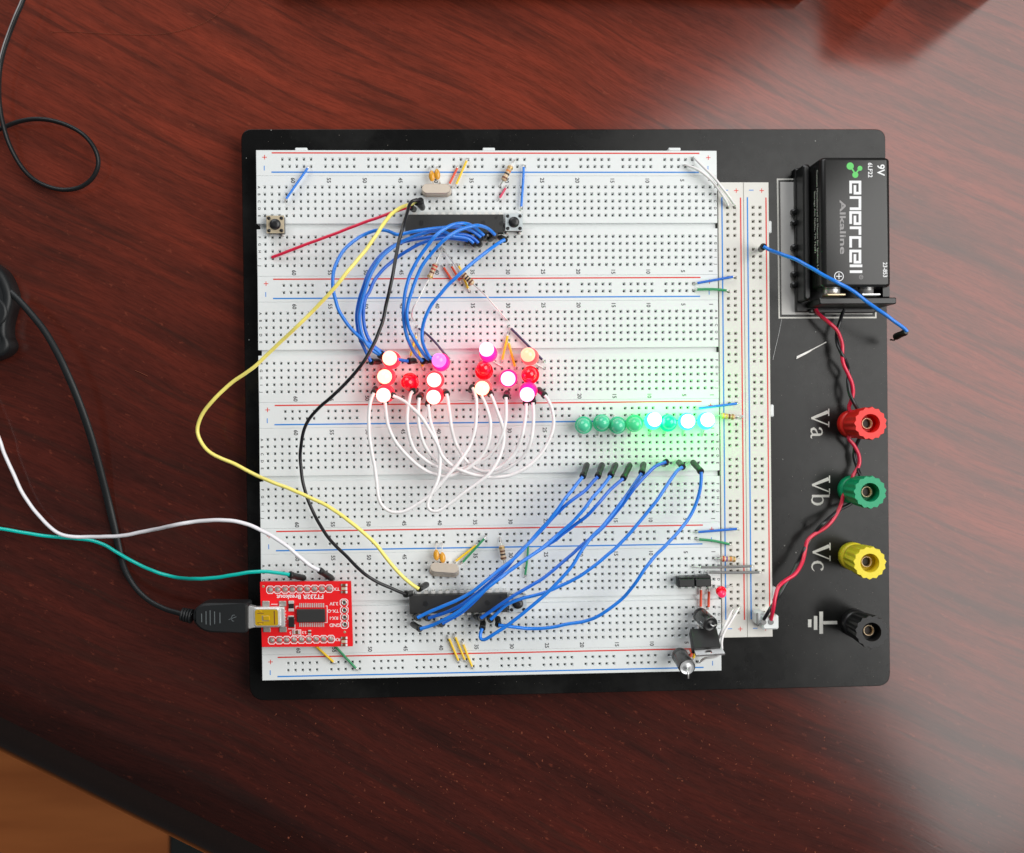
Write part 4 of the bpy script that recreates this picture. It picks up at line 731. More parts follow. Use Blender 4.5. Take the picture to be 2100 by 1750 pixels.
resistor((1028.5, 1119), (1033, 1149), 2.6, 2.6, [(1027, 1113, 2.0), (1026, 1103, .5), (1026, 1102, -2)], [(1034, 1155, 2.4), (1036, 1164, 1), (1036, 1165, -2)], [(.14, 'b_gold'), (.38, 'b_brown'), (.60, 'b_black'), (.84, 'b_brown')], 'beige resistor above the lower chip touched by a blue wire')
resistor((1477, 852.5), (1507, 856), 2.6, 2.6, [(1472, 852, 2.2), (1466, 854, 1), (1465, 854, -2)], [(1514, 854, 3), (1523, 853, 1.5), (1519, 859, .5), (1513, 858, -1)], [(.2, 'b_yellow'), (.42, 'b_yellow'), (.60, 'b_brown'), (.82, 'b_gold')], 'resistor lit green at the end of the green light row')
resistor((1478, 1146), (1509, 1147.5), 2.4, 2.4, [(1472, 1147, 2), (1465, 1145, .4), (1464, 1145, -2)], [(1512, 1146, 1.6), (1515, 1143, .4), (1515, 1142, -2)], [(.16, 'b_red'), (.38, 'b_violet'), (.64, 'b_orange'), (.86, 'b_gold')], 'resistor lying across the rail above the two grey links')
# ================================================================== lights
def emat(name, col, s, base): return mat(name, base, .2, emit=col, estr=s, coat=.4)
E_ = dict(
    hot=emat('lit_red_tip', (1.0, .15, .125), 9.5, (.6, .02, .03)), warm=emat('lit_warm_tip', (1.0, .24, .14), 6.5, (.6, .05, .03)), orange=emat('lit_orange_tip', (1.0, .50, .31), 1.6, (.6, .1, .05)),
    violet=emat('lit_violet_tip', (1.0, .26, .95), 1.25, (.6, .02, .3)), magenta=emat('lit_magenta_tip', (1.0, .18, .34), 8.0, (.6, .02, .2)),
    body=emat('lit_red_body', (1.0, .006, .022), 3.2, (.6, .01, .03)), body_m=emat('lit_magenta_body', (1.0, .003, .16), 3.2, (.6, .01, .2)), body_s=emat('lit_soft_body', (1.0, .03, .04), 1.6, (.6, .05, .05)),
    ghot=emat('lit_green_tip', (.09, 1.0, .11), 32.0, (.05, .5, .3)), gbody=emat('lit_green_body', (.01, 1.0, .10), 8.5, (.05, .5, .3)), gdim=emat('glowing_green_lens', (.0, .80, .36), .75, (.02, .50, .28)), gdim2=emat('faint_green_lens', (.06, .72, .24), .42, (.06, .50, .24)))
RIM = {'lit_red_body': emat('lit_red_rim', (1.0, .035, .055), 1.15, (.7, .05, .06)), 'lit_magenta_body': emat('lit_magenta_rim', (1.0, .02, .16), 1.1, (.7, .03, .2)), 'lit_soft_body': emat('lit_soft_rim', (1.0, .12, .12), .75, (.7, .15, .15))}
def led(top, base, tip, body, label, group, zt=11.5, zb_=3.2, r=2.55, feet=None, name='led_light', flange=None):
    a = P(*base, H + zb_); b = P(*top, H + zt); d = (b - a).normalized(); L = (b - a).length + r * .0; mx = axis_mx(a, b)
    t = thing(name, (a.x, a.y, H), label, 'led light', group)
    hd = max(L - r, 2.0)
    MB().lathe([(r * .93, .9), (r, 1.1), (r, hd)], 32, mx, cap1=False).build('lens_body', body, t)
    MB().lathe([(r, hd)] + [(r * math.cos(math.radians(q)), hd + r * math.sin(math.radians(q))) for q in (12, 25, 38, 50, 62, 74, 84)] + [(.02, hd + r)], 32, mx, cap0=False, cap1=False).build('lens_dome', tip, t)
    MB().lathe([(r * 1.20, 0), (r * 1.26, .15), (r * 1.26, .95), (r * 1.18, 1.1)], 32, mx).build('rim', flange or RIM.get(body.name, body), t)
    if tip in (M['led_green'], M['led_red']):
        MB().box((-.55, 0, hd * .55), (.9, .8, hd * .75), mx, .1).box((.85, 0, hd * .5), (.45, .6, hd * .8), mx, .1).build('lead_frame', M['solder'], t)
    for k, s in enumerate((-1, 1)):
        p0 = mx @ Vector((s * 1.27, 0, .1)); q = Vector((p0.x, p0.y, H - 2)) if not feet else P(*feet[k], H - 1.5)
        wire_tube([p0, (p0 * .45 + q * .55) + Vector((0, 0, .6)), q + Vector((0, 0, 1.8)), q], .24, M['tin'], 'lead', t)
    return t
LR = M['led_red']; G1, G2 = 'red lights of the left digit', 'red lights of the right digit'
led((797, 733), (804, 739), E_['warm'], E_['body'], 'lit red light at the upper left corner of the left digit', G1)
led((786.5, 772.5), (794, 773), E_['warm'], E_['body'], 'lit red light in the middle of the left column of the left digit', G1)
led((784, 812.5), (792, 807), E_['hot'], E_['body'], 'lit red light at the bottom of the left column of the left digit', G1)
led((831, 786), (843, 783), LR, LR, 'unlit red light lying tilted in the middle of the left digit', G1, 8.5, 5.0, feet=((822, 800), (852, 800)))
led((898, 737), (905, 744), E_['violet'], E_['body_m'], 'violet glowing light at the upper right corner of the left digit', G1)
led((889, 779.5), (893, 780), E_['hot'], E_['body'], 'lit red light in the middle of the right column of the left digit', G1)
led((887.5, 817), (893, 810), E_['hot'], E_['body'], 'lit red light at the bottom of the right column of the left digit', G1)
led((996.5, 713.5), (1002, 726), E_['magenta'], E_['body_m'], 'topmost lit light, white with a magenta skirt, in the right digit', G2, 12.5, feet=((985, 740), (1029, 753)))
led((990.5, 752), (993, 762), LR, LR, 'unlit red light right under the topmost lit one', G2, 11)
led((988, 797), (991, 795.5), E_['warm'], E_['body_s'], 'yellowish lit light at the lower left of the right digit', G2, 12)
led((1041.5, 777.5), (1043, 776), E_['magenta'], E_['body_m'], 'lit magenta rimmed light alone in the centre of the right digit', G2, 12)
led((1081, 726), (1087, 732), E_['orange'], E_['body_s'], 'orange glowing light at the end of the straight navy link', G2, 11.5, feet=((1075, 742), (1115, 756)))
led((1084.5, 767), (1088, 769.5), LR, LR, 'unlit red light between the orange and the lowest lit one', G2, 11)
led((1080, 812.5), (1084, 801), E_['magenta'], E_['body_m'], 'lowest lit light of the right digit with a magenta top edge', G2, 12)
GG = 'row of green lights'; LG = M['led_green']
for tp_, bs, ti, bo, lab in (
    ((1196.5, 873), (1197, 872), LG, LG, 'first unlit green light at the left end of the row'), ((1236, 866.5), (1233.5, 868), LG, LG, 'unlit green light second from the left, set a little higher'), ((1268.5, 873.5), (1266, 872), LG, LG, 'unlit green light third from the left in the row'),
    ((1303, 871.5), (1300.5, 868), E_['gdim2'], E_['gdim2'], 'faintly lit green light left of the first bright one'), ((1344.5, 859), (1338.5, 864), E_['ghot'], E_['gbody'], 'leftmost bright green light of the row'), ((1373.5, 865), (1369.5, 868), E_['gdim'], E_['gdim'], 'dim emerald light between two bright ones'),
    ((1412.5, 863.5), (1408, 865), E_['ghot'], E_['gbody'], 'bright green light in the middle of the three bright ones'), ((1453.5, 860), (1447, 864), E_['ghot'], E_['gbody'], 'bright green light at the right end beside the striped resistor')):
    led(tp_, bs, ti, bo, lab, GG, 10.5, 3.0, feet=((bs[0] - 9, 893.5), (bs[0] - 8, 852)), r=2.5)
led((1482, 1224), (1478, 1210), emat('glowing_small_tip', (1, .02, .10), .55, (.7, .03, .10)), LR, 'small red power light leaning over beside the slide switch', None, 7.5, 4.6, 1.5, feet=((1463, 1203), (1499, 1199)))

# ================================================================== slide switch, capacitors, regulator
c0, c1 = P(1391.5, 1205, H + 6), P(1460, 1184, H + 6)
sw = thing('slide_switch', ((c0.x + c1.x) / 2, (c0.y + c1.y) / 2, H), 'black slide switch standing above the two orange links', 'switch')
scx, scy, sL, sW = (c0.x + c1.x) / 2, (c0.y + c1.y) / 2, c1.x - c0.x, c1.y - c0.y
MB().prism([(c0.x, c0.y), (c1.x, c0.y), (c1.x, c1.y), (c1.x - .5, c1.y + .5), (c0.x, c1.y)], H + .8, H + 4.6, ch=.25).build('body', M['p_black'], sw)
for s in (-1, 1): MB().box((scx + s * sL * .25, scy - .2, H + 5.2), (sL * .47, sW * .84, 1.4), ch=.25).build('slider' if s > 0 else 'cover', M['p_black'], sw)
MB().box((scx, scy + sW * .45, H + 4.7), (sL * .96, .45, .9), ch=.15).build('frame', M['sleeve'], sw)
MB().box((scx + sL / 2 + .12, scy - .3, H + 3.6), (.7, 1.4, 2.2), ch=.1).build('end_tab', M['tin'], sw)
for k in (-1, 0, 1): MB().box((scx + k * 2.54, scy, H - .6), (.6, .35, 3.0)).build('pin', M['tin'], sw)
def can_cap(foot, top, zf, zt, r, lab, face, txt=None, lead=None):
    a = P(*foot, H + zf); b = P(*top, H + zt); L = (b - a).length; mx = axis_mx(a, b); t = thing('electrolytic_capacitor', (a.x, a.y, H), lab, 'capacitor', 'dark barrel capacitors')
    MB().lathe([(r * .75, 0), (r * .95, .12), (r, .6), (r, L * .16), (r * .93, L * .2), (r * .93, L * .22), (r, L * .27), (r, L - .25), (r * .97, L - .02), (r * .88, L)], 32, mx, cap1=False).build('sleeve', M['sleeve'], t)
    MB().lathe([(r * .9, L - .05), (r * .86, L - .25), (r * .3, L - .3), (r * .22, L + .1), (.02, L + .15)], 32, mx, cap0=False, cap1=False).build('end_disc', face, t)
    if txt:
        ax = (b - a).normalized(); want = Vector((-.75, -.45, .55)); rad = (want - ax * want.dot(ax)).normalized()
        for k, ch in enumerate(txt):
            nr = Matrix.Rotation(.42 * (k - 1), 3, ax) @ rad; up = -ax; rt = up.cross(nr); pos = a + ax * (L * .80) + nr * (r + .03)
            base = Matrix(((rt.x, up.x, nr.x, pos.x), (rt.y, up.y, nr.y, pos.y), (rt.z, up.z, nr.z, pos.z), (0, 0, 0, 1)))
            m2 = MB(); put_text(m2, ch, 0, 0, 0, 2.2, 0, 1, .04, base); m2.build('lettering', M['logo_white'], t)
    if lead: wire_tube([b] + [P(q[0], q[1], H + q[2]) for q in lead], .3, M['steel'], 'lead', t)
    wire_tube([a, a + Vector((0, .3, -1.2)), Vector((a.x, a.y + .6, H - 2))], .3, M['tin'], 'lead', t)
can_cap((1434, 1260), (1457.5, 1281), 3.2, 11.5, 2.75, 'upper dark barrel capacitor leaning on the regulator', M['p_black'], '102', [(1462, 1284, 12.2), (1472, 1280, 9), (1478, 1278, 4)])
can_cap((1393, 1343), (1409.5, 1369), 2.8, 13.5, 2.95, 'lower dark barrel capacitor with a bare silver end on top', M['alu'], None, [(1410, 1376, 15.5), (1411.5, 1384, 16), (1411.5, 1391, 15)])
tr = thing('voltage_regulator', (*P(1446, 1310, H)[:2], H), 'black transistor style regulator with a holed metal tab', 'regulator')
def quadbox(px, thick, m, name, holes=None):
    """slab whose top face has the given corners (px, py, z)"""
    q = [P(x, y, z) for x, y, z in px]; nrm = (q[1] - q[0]).cross(q[3] - q[0]).normalized()
    if nrm.z < 0: nrm = -nrm
    lo = [p - nrm * thick for p in q]; mb = MB(); ins = [p + (sum(q, Vector()) / 4 - p) * .04 for p in q]; mid = [p - nrm * .25 for p in q]
    v = ins + mid + lo; f = [(0, 1, 2, 3), (11, 10, 9, 8)]
    for k in range(2): f += [(k * 4 + i, k * 4 + 4 + i, k * 4 + 4 + (i + 1) % 4, k * 4 + (i + 1) % 4) for i in range(4)]
    mb.add(v, f); return mb.build(name, m, tr), q, nrm
quadbox([(1416, 1289, H + 6), (1470, 1288, H + 6), (1478.5, 1325.5, H + 11.5), (1422, 1329.5, H + 11.5)], 3.6, M['epoxy'], 'body')
def tab_plate():
    q = [P(*c) for c in ((1421.5, 1328.5, H + 9.6), (1478.5, 1324.5, H + 9.6), (1487, 1340.5, H + 11.6), (1428, 1344, H + 11.6))]
    ctr = P(1453, 1337.6, H + 11.0); n = 24; nrm = (q[1] - q[0]).cross(q[3] - q[0]).normalized(); nrm = nrm if nrm.z > 0 else -nrm
    ex = (q[1] - q[0]).normalized(); ey = nrm.cross(ex)
    ring = [ctr + ex * 1.35 * math.cos(2 * math.pi * i / n) + ey * .95 * math.sin(2 * math.pi * i / n) for i in range(n)]
    out = []
    cor = [math.atan2((p - ctr).dot(ey), (p - ctr).dot(ex)) for p in q]
    for i in range(n):                                   # nearest point of the outline in that direction
        d = ex * math.cos(2 * math.pi * i / n) + ey * math.sin(2 * math.pi * i / n); best = None
        for k in range(4):
            a, b = q[k], q[(k + 1) % 4]; e = b - a
            A11, A12, A21, A22 = d.dot(ex), -e.dot(ex), d.dot(ey), -e.dot(ey); r1, r2 = (a - ctr).dot(ex), (a - ctr).dot(ey); det = A11 * A22 - A12 * A21
            if abs(det) < 1e-9: continue
            t = (r1 * A22 - A12 * r2) / det; u = (A11 * r2 - A21 * r1) / det
            if t > 0 and -1e-6 <= u <= 1 + 1e-6 and (best is None or t < best): best = t
        out.append(ctr + d * (best or 3))
    for p, cang in zip(q, cor):
        i = min(range(n), key=lambda k: abs(math.atan2(math.sin(2 * math.pi * k / n - cang), math.cos(2 * math.pi * k / n - cang)))); out[i] = p
    v = ring + out + [p - nrm * 1.1 for p in ring] + [p - nrm * 1.1 for p in out]; f = []
    for i in range(n):
        j = (i + 1) % n; f += [(i, j, n + j, n + i), (n + i, n + j, 3 * n + j, 3 * n + i), (i, 2 * n + i, 2 * n + j, j), (2 * n + i, 3 * n + i, 3 * n + j, 2 * n + j)]
    MB().add(v, f).build('metal_tab', M['alu'], tr)
tab_plate()
for x in (1432, 1443, 1455): wire_tube([P(x, 1290, H + 4), P(x - 1, 1284, H + 3), P(x - 1, 1282, H - 2)], .4, M['tin'], 'leg', tr)

# ================================================================== red adapter board
zt = H + 6.0
cr = [P(537, 1327.5, zt), P(723.5, 1326, zt), P(721, 1192.5, zt), P(533, 1193.5, zt)]
ad = thing('adapter_board', (*((cr[0] + cr[2]) / 2)[:2], H), 'red adapter circuit board with a gold topped socket', 'circuit board')
ux = (cr[1] - cr[0]).normalized(); uy = (cr[3] - cr[0]).normalized()
BX = Matrix((( ux.x, uy.x, 0, 0), (ux.y, uy.y, 0, 0), (0, 0, 1, zt), (0, 0, 0, 1)))
BX.translation = Vector((cr[0].x, cr[0].y, zt)); BI = BX.inverted()
def L2(px, py, z=0): v = BI @ P(px, py, zt + z); return v.x, v.y
bwid, bhei = (cr[1] - cr[0]).length, (cr[3] - cr[0]).length
MB().prism(rounded([(0, 0), (bwid, 0), (bwid, bhei), (0, bhei)], .25, 2), -1.6, 0, BX, ch=.06).build('board', M['pcb'], ad)
def lbox(px0, py0, px1, py1, z0, z1, m, name, ch=.08, parent=None):
    x0, y0 = L2(px0, py1, z1); x1, y1 = L2(px1, py0, z1)
    return MB().box(((x0 + x1) / 2, (y0 + y1) / 2, (z0 + z1) / 2), (abs(x1 - x0), abs(y1 - y0), z1 - z0), BX, ch).build(name, m, parent or ad)
def lprint(pts, wd, name='printed_line', closed=False):
    mb = MB().ribbon([L2(*p) for p in pts], wd, .012, .02, BX, closed); mb.build(name, M['logo_white'], ad)
def pinrow(pxs, py0, py1):
    n = len(pxs); up = []; dn = []
    for i, x in enumerate(pxs):
        y = py0 + (py1 - py0) * i / (n - 1); hw = (pxs[1] - pxs[0]) / 2
        up += [(x - hw * .95, y - 3.8), (x - hw * .55, y - 7.6), (x + hw * .55, y - 7.6)]; dn += [(x - hw * .95, y + 3.8), (x - hw * .55, y + 7.6), (x + hw * .55, y + 7.6)]
        lx, ly = L2(x, y); mx = BX @ Matrix.Translation((lx, ly, 0))
        MB().lathe([(1.02, .02), (.95, .12), (.62, .35), (.45, .62), (.32, .72)], 18, mx).build('solder_joint', M['solder'], ad)
    e = pxs[-1] + (pxs[1] - pxs[0]) * .48
    lprint(up + [(e, (py1 - 3.8)), (e, py1 + 3.8)] + dn[::-1], .26, 'pad_outline', True)
r0 = [554 + i * 15.15 for i in range(9)]; r1 = [557.5 + i * 15.15 for i in range(9)]
pinrow(r0, 1209.8, 1207.5); pinrow(r1, 1313.5, 1310.8)
rc = [1236, 1251.7, 1266.4, 1281]; rx_ = [705.5, 706, 706.3, 706.8]
for y, x in zip(rc, rx_):
    lx, ly = L2(x, y); MB().lathe([(1.0, .02), (1.0, .06), (.52, .065), (.5, -.6)], 18, BX @ Matrix.Translation((lx, ly, 0)), cap1=False).build('ring_pad', M['solder'], ad); MB().lathe([(.5, .03), (.02, .031)], 14, BX @ Matrix.Translation((lx, ly, 0))).build('pad_hole', M['dark_hole'], ad)
lf = []; rt_ = []
for y, x in zip(rc, rx_): lf += [(x - 4.0, y - 7.2), (x - 7.8, y - 4.2), (x - 7.8, y + 4.2)]; rt_ += [(x + 4.0, y - 7.2), (x + 7.8, y - 4.2), (x + 7.8, y + 4.2)]
lprint(lf + [(702.8, 1289), (710.8, 1289)] + rt_[::-1], .26, 'pad_outline', True)
def btext(t, px, py, size, sx=1.0, bold=.02, rot=180):
    lx, ly = L2(px, py); mb = MB(); put_text(mb, t, lx, ly, .015, size, rot, sx, bold, BX); mb.build('lettering', M['logo_white'], ad)
btext('FT232R Breakout', 616, 1223.5, 2.15, 1.06, .035)
btext('TX', 690, 1208, 1.55, 1.1); btext('RX', 692, 1311.5, 1.55, 1.1); btext('3.3V', 685, 1238, 1.6, 1.05); btext('TX-O', 683, 1253, 1.55, 1.05); btext('RX-I', 685, 1267.5, 1.55, 1.05); btext('GND', 687, 1282, 1.65, 1.05); btext('5', 595.5, 1298, 1.3); btext('3.3', 624, 1297, 1.3)
ic = lbox(609, 1250, 666, 1277, .05, 1.55, M['epoxy'], 'controller_chip', .2)
lead = MB().box((0, 0, 0), (.33, 1.5, .18), None, .05).mesh('lead', M['tin'])
for k in range(14):
    for y, s in ((1241.5, 1), (1281.5, -1)):
        lx, ly = L2(615 + k * 3.75, y); o = bpy.data.objects.new('lead', lead); C.objects.link(o); o.parent = ic
        p = BX @ Vector((lx, ly, .16)); o.location = (p - origin(ad)) * MM; o.rotation_euler = (0, 0, math.atan2(ux.y, ux.x))
lprint([(668, 1243), (671, 1243), (671, 1277), (666, 1277)], .22); lprint([(607, 1248), (607, 1243.5), (612, 1243.5)], .22)
def smd(x0, y0, x1, y1, m, name, h=.8, ends=True):
    o = lbox(x0, y0, x1, y1, .02, h, m, name, .08)
    if ends:
        v = abs(y1 - y0) > abs(x1 - x0); f = .27
        for a, b in (((x0 - .4, y0 - .4), (x1 + .4, y0 + (y1 - y0) * f)), ((x0 - .4, y1 - (y1 - y0) * f), (x1 + .4, y1 + .4))) if v else (((x0 - .4, y0 - .4), (x0 + (x1 - x0) * f, y1 + .4)), ((x1 - (x1 - x0) * f, y0 - .4), (x1 + .4, y1 + .4))):
            lbox(a[0], a[1], b[0], b[1], .03, h + .06, M['tin'], 'end_cap', .08)
smd(592, 1233, 602, 1254, M['p_black'], 'fuse', .9); smd(592, 1266, 602.5, 1287, M['p_black'], 'tantalum_part', 1.5, False); lbox(593, 1263, 602, 1270, .02, .7, M['tin'], 'end_cap')
lprint([(590, 1271), (591.5, 1263.5), (602, 1263.5), (604, 1270)], .22); lprint([(591, 1290), (605, 1290), (605, 1281)], .22)
smd(602, 1294, 614.5, 1300.5, M['b_brown'], 'jumper_pad', .5); lprint([(600, 1292), (617, 1292), (617, 1303), (600, 1303)], .2, closed=True); smd(632, 1293, 637.5, 1302, M['b_brown'], 'small_resistor', .5)
for y0 in (1198, 1306.5):
    lbox(699.5, y0, 711, y0 + 5.5, .02, .6, M['b_brown'], 'small_resistor'); lbox(700, y0 + 7, 708, y0 + 12.5, .02, .6, M['cream'], 'signal_lamp'); lbox(708.3, y0 + 6.6, 712, y0 + 12.8, .02, .5, M['logo_white'], 'end_cap'); lbox(702.5, y0 + 14.5, 707.5, y0 + 19, .02, .6, M['b_brown'], 'small_resistor')
    for q in (y0, y0 + 14.3): lbox(708.5, q, 712.3, q + 5, .02, .62, M['logo_white'], 'end_cap'); lbox(699.2, q, 702, q + 5, .02, .62, M['solder'], 'end_cap')
for x, y in ((540, 1203), (707, 1296.5)): lx, ly = L2(x, y); MB().lathe([(.45, .02), (.4, .05)], 14, BX @ Matrix.Translation((lx, ly, 0))).build('test_point', M['brass'], ad)
# the gold-topped mini socket
us = thing('skip', (0, 0, 0), '', '') if False else None
sk = lbox(519.5, 1246, 573, 1287.5, .05, 3.7, M['steel'], 'socket_shell', .5)
g = lbox(523, 1250, 569, 1284, 3.6, 3.82, M['gold'], 'gold_top', .1, sk) if False else None
zz = 3.72; mb = MB()
x0, y0 = L2(523, 1284, zz); x1, y1 = L2(570, 1250, zz)
g = MB(); g.prism(rounded([(x0, y0), (x1, y0), (x1, y1), (x0, y1)], .9, 4), 3.6, 3.78, BX, ch=.15); g.build('gold_top', M['gold'], ad)
for (a, b, c, d, m, nm) in ((537, 1263, 551, 1274.5, M['brass'], 'spring_recess'), (540, 1264, 552, 1272.5, M['gold'], 'spring_tongue'), (527, 1257.5, 541, 1259, M['b_brown'], 'slot'), (527, 1277, 541, 1278.5, M['b_brown'], 'slot'), (562, 1253, 563.4, 1281, M['b_brown'], 'slot'), (531, 1252.5, 536, 1255.5, M['gold'], 'dimple'), (531, 1279, 536, 1282, M['gold'], 'dimple')):
    lbox(a, b, c, d, 3.70, {'spring_tongue': 4.15, 'dimple': 4.0}.get(nm, 3.80), m, nm, .06)
for a, b in ((538, 1233), (572, 1233), (540, 1286), (573, 1286)): lbox(a, b, a + 14.5, b + 11, .02, .55, M['solder'], 'shell_tab', .2)
lbox(573, 1246, 583, 1287, .05, 2.2, M['steel'], 'rear_shell', .3)
for k in range(5): lbox(580, 1252.5 + k * 6.3, 586.5, 1254.6 + k * 6.3, .03, .3, M['tin'], 'contact', .04)
lprint([(556, 1239.5), (569, 1239.5)], .22)
hd = MB(); 
for rowp, y0, y1 in ((r0, 1209.8, 1207.5), (r1, 1313.5, 1310.8)):
    a = L2(rowp[0] - 8, y0); b = L2(rowp[-1] + 8, y1); MB().box(((a[0] + b[0]) / 2, (a[1] + b[1]) / 2, -2.9), (b[0] - a[0], 2.5, 2.5), BX, .1).build('pin_header', M['p_black'], ad)
    for i, x in enumerate(rowp):
        l = L2(x, y0 + (y1 - y0) * i / 8); MB().box((l[0], l[1], -6.0), (.6, .6, 5.0), BX).build('header_pin', M['tin'], ad)

# ================================================================== cable with its plug, the reel, the looped cord
ca = thing('plug_cable', (*P(460, 1268, 12)[:2], 0), 'black flat cable with a moulded plug in the red board', 'cable')
z1_, z0_ = zt + 6.2, zt - 3.0
pl = [P(x, y, z1_) for x, y in ((507.5, 1299), (430, 1298), (413, 1293), (400, 1281), (395, 1272), (395, 1258), (400, 1248), (413, 1239), (430, 1237.5), (507.5, 1238))][::-1]
MB().prism(rounded([p.xy[:] for p in pl], [1.2] * 10, 3), z0_, z1_, ch=.7).build('plug_body', M['rubber'], ca)
nz = [P(x, y, z1_ - 2) for x, y in ((505, 1292), (505, 1243), (521, 1246), (521, 1288))]
MB().prism([p.xy[:] for p in nz], zt + .2, zt + 3.4, ch=.2).build('plug_nose', M['steel'], ca)
a = P(392, 1264, (z0_ + z1_) / 2); b = P(374, 1260, (z0_ + z1_) / 2 - .5)
for k in range(4):
    p = a + (b - a) * (k / 3.2); MB().lathe([(2.0, -.42), (2.55 - .08 * k, -.3), (2.55 - .08 * k, .3), (2.0, .42)], 24, axis_mx(p, p + (a - b))).build('strain_ring', M['rubber'], ca)
MB().tube([a + (a - b) * .2, b], 1.9, 16).build('strain_core', M['rubber'], ca)
for x, h in ((413.5, 18), (422.5, 27), (431, 31), (440, 26), (451, 22)):
    q0, q1 = P(x, 1268 - h * .52, z1_), P(x, 1268 + h * .48, z1_); MB().box(((q0.x + q1.x) / 2, (q0.y + q1.y) / 2, z1_ + .05), (.32, abs(q1.y - q0.y), .3), None, .08).build('grip_rib', M['rubber_line'], ca)
sym = MB()
for pts, wd in ((((469, 1271), (485, 1265)), .22), (((474, 1269), (477, 1274), (480, 1274)), .2), (((473, 1269.5), (477, 1262), (482, 1261.5)), .2)): r = MB().ribbon([P(*p, z1_).xy[:] for p in pts], wd, z1_, .05); sym.add(r.v, r.f)
sym.build('trident_mark', M['rubber_line'], ca)
cc = [(374, 1260, 14), (360, 1256, 13), (340, 1250, 11.5), (310, 1235, 9), (285, 1214, 6.5), (266, 1188, 4), (252, 1158, 2.4), (243, 1120, 1.8), (234, 1080, 1.8), (222, 1030, 2.4), (208, 975, 5), (192, 915, 8), (178, 870, 10), (160, 820, 12), (140, 772, 13), (118, 725, 13), (92, 680, 12), (62, 642, 11), (38, 615, 10), (22, 600, 9), (6, 588, 8)]
MB().tube(smooth_path([P(*p) for p in cc], 2), .62, 14, rs=None, flat=1.0, up=None) if False else None
pts = smooth_path([P(*p) for p in cc], 2); n = len(pts)
MB().tube(pts, 1.0, 16, flat=.62, up=(0, 0, 1), rs=[.95 + .45 * min(1, max(0, (k / n - .12) / .25)) - .25 * max(0, (k / n - .6) / .4) for k in range(n)]).build('flat_cord', M['rubber'], ca)
MB().tube([p + Vector((0, 0, .52)) for p in pts[int(n * .25):int(n * .8)]], .16, 6).build('cord_line', M['rubber_line'], ca)  # thin lighter line along the top of the cord
re_ = thing('cable_reel', (*P(-60, 640, 0)[:2], 0), 'rounded black cable housing at the left table border, mostly cut off', 'cable reel')
ol = [(-220, 520), (-30, 528), (0, 549), (10, 562), (19, 582), (25, 603), (24, 622), (18, 642), (12, 665), (12, 688), (19, 700), (20, 712), (13, 723), (0, 732), (-30, 742), (-220, 745)]
op = [P(x, y, 10).xy[:] for x, y in ol][::-1]
def sdv(p, n=3):
    for _ in range(n):
        q = []
        for i in range(len(p)):
            a, b = Vector(p[i]), Vector(p[(i + 1) % len(p)]); q += [(a * .75 + b * .25)[:], (a * .25 + b * .75)[:]]
        p = q
    return p
op2 = sdv(op, 2); cxy = Vector(P(-110, 635, 10).xy)
mb = MB(); n = len(op2); vs = []; fs = []
for s, z in ((.96, .3), (1.0, 1.5), (1.0, 8.6), (.985, 9.6), (.95, 10.2), (.90, 10.3), (.86, 9.9)): vs += [((Vector(p) - cxy) * s + cxy)[:] + (z,) for p in op2]
fs = [(k * n + i, k * n + (i + 1) % n, k * n + n + (i + 1) % n, k * n + n + i) for k in range(6) for i in range(n)]
mb.add(vs, fs, 0, True); mb.add(vs[-n:], [tuple(range(n))]); mb.build('case', M['rubber'], re_)
q = P(-20, 640, 10.3); MB().lathe([(6, 10.0), (6, 10.5), (5, 10.7)], 28, Matrix.Translation((q.x, q.y, 0))).build('hub', M['rubber'], re_)
lp = thing('looped_cord', (*P(100, 320, 0)[:2], 0), 'thin dark cord lying in a loop on the upper left table', 'cable')
lc = [(60, -40, 9), (46, 4, 9), (33, 34, 9), (18, 73, 8), (6.5, 108, 8), (-.5, 144, 7), (-2.5, 185, 7), (0, 221, 6.5), (8, 262, 6.5), (21, 301, 5), (44, 342, 3.5), (72, 370, 2.5), (108, 386, 2.5), (139, 389.5, 3), (167, 383, 4), (190, 365, 5.5), (201.5, 338, 7), (196, 309, 8), (175, 280, 8), (144, 260, 7), (108, 248, 6), (72, 244.5, 5), (38, 250, 3.5), (10, 260.5, 2.4), (-10, 270, 2), (-60, 300, 2)]
pts = smooth_path([P(*p) for p in lc], 1.5); n = len(pts)
MB().tube(pts, .8, 14, flat=1.35, up=(0, 0, 1)).build('cord', M['rubber'], lp)
MB().tube([p + Vector((-.2, .1, .95)) for p in pts[:int(n * .28)]], .28, 8).build('cord_highlight', M['logo_grey'], lp)  # grey strip paints a highlight along the cord's upper end
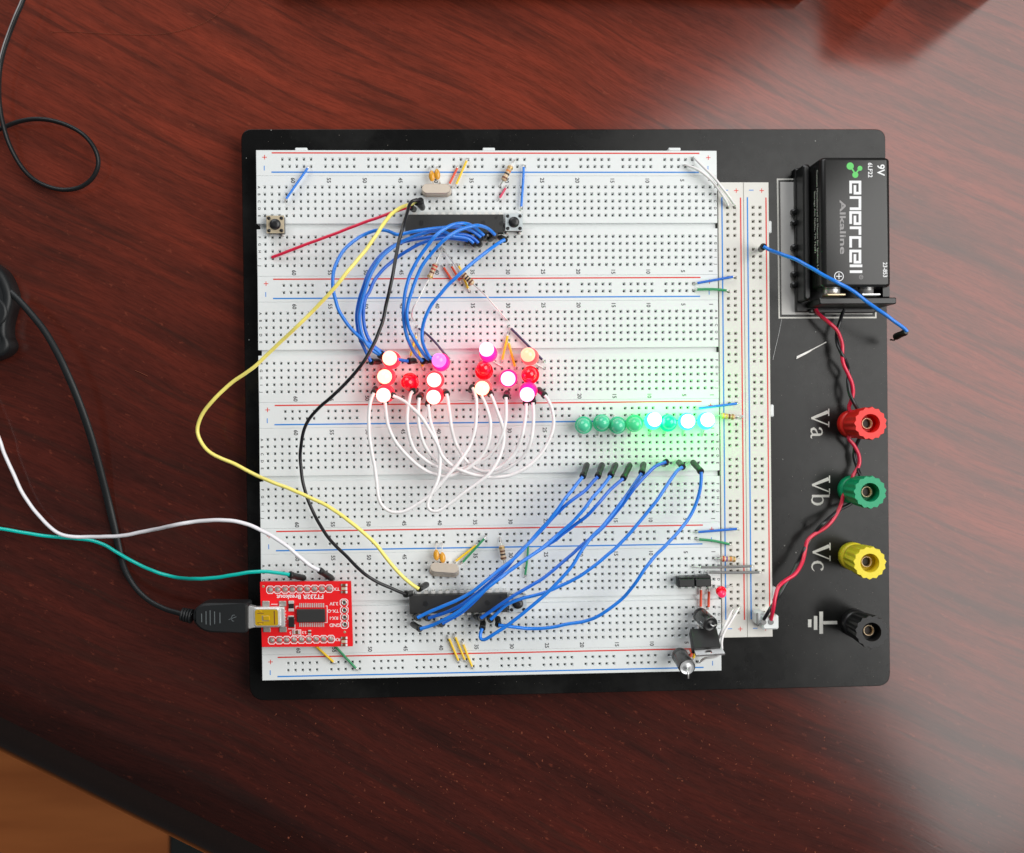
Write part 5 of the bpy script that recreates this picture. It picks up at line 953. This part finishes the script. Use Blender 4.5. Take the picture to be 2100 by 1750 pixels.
# ================================================================== crumbs and scraps
sp = thing('solder_scrap', (*P(1665, 718, ZP)[:2], ZP), 'silver snippet of wire lying on the black plate', 'wire snippet')
for a, b in (((1694, 702), (1634, 732)), ((1670, 715), (1633, 735.5))): wire_tube([P(*a, ZP + .3), P((a[0] + b[0]) / 2, (a[1] + b[1]) / 2 + .8, ZP + .45), P(*b, ZP + .3)], .26, M['tin'], 'strand', sp)
hr = MB().tube(smooth_path([P(*p, .25) for p in ((104, 69), (110, 66), (150, 66), (200, 68.5), (260, 71), (320, 71), (370, 63), (420, 46), (455, 22), (478, -6))]), .07, 5)
tag(hr.build('hair', M['crumb']), 'single fine reddish hair lying on the upper left table', 'hair')
ft = MB().tube(smooth_path([P(*p, .25) for p in ((277, 760), (284, 763), (293, 767), (303, 772))]), .12, 5)
tag(ft.build('fibre', M['crumb']), 'short bright fibre on the table left of the yellow wire', 'fibre')
lt = MB().tube(smooth_path([P(*p, ZP + .12) for p in ((1603, 655), (1596, 690), (1590, 715), (1585, 738))]), .06, 5)
tag(lt.build('thread', M['logo_white']), 'fine pale thread from the printed frame corner to the strips', 'thread')
du = MB(); rr = random.Random(3)
def speck(x, y, z, r):
    p = P(x, y, z); a = rr.random() * 6.3; k0 = rr.uniform(.25, .7); n = 6; out = []
    for k in range(n):
        u, v = r * math.cos(k * 6.283 / n) * rr.uniform(.6, 1.3), r * k0 * math.sin(k * 6.283 / n) * rr.uniform(.6, 1.3)
        out.append((p.x + u * math.cos(a) - v * math.sin(a), p.y + u * math.sin(a) + v * math.cos(a), p.z))
    du.add(out + [(p.x, p.y, p.z + r * .25)], [(k, (k + 1) % n, n) for k in range(n)])
for _ in range(170):
    x, y = rr.uniform(1592, 1815), rr.uniform(660, 1400)
    speck(x, y, ZP + .02, rr.choice((.05, .06, .08, .11)))
for _ in range(60): speck(rr.uniform(505, 1800), rr.uniform(272, 300), ZP + .02, rr.choice((.05, .07, .1)))
for _ in range(40): speck(rr.uniform(540, 1800), rr.uniform(1398, 1404), ZP + .02, rr.choice((.05, .07, .1)))
tag(du.build('dust', M['dust']), kind='stuff')
du = MB()
for _ in range(700):
    x = rr.uniform(540, 1750); y = rr.uniform(1440, 1750)
    if rr.random() < .35 and x < 900: continue
    speck(x, y, .03, rr.choice((.10, .14, .18, .22, .28, .36, .5)))
for _ in range(160): speck(rr.uniform(0, 500), rr.uniform(480, 1500), .03, rr.choice((.06, .09, .13)))
for _ in range(120): speck(rr.uniform(1835, 2100), rr.uniform(100, 1700), .03, rr.choice((.06, .09, .13)))
tag(du.build('crumbs', M['crumb']), kind='stuff')
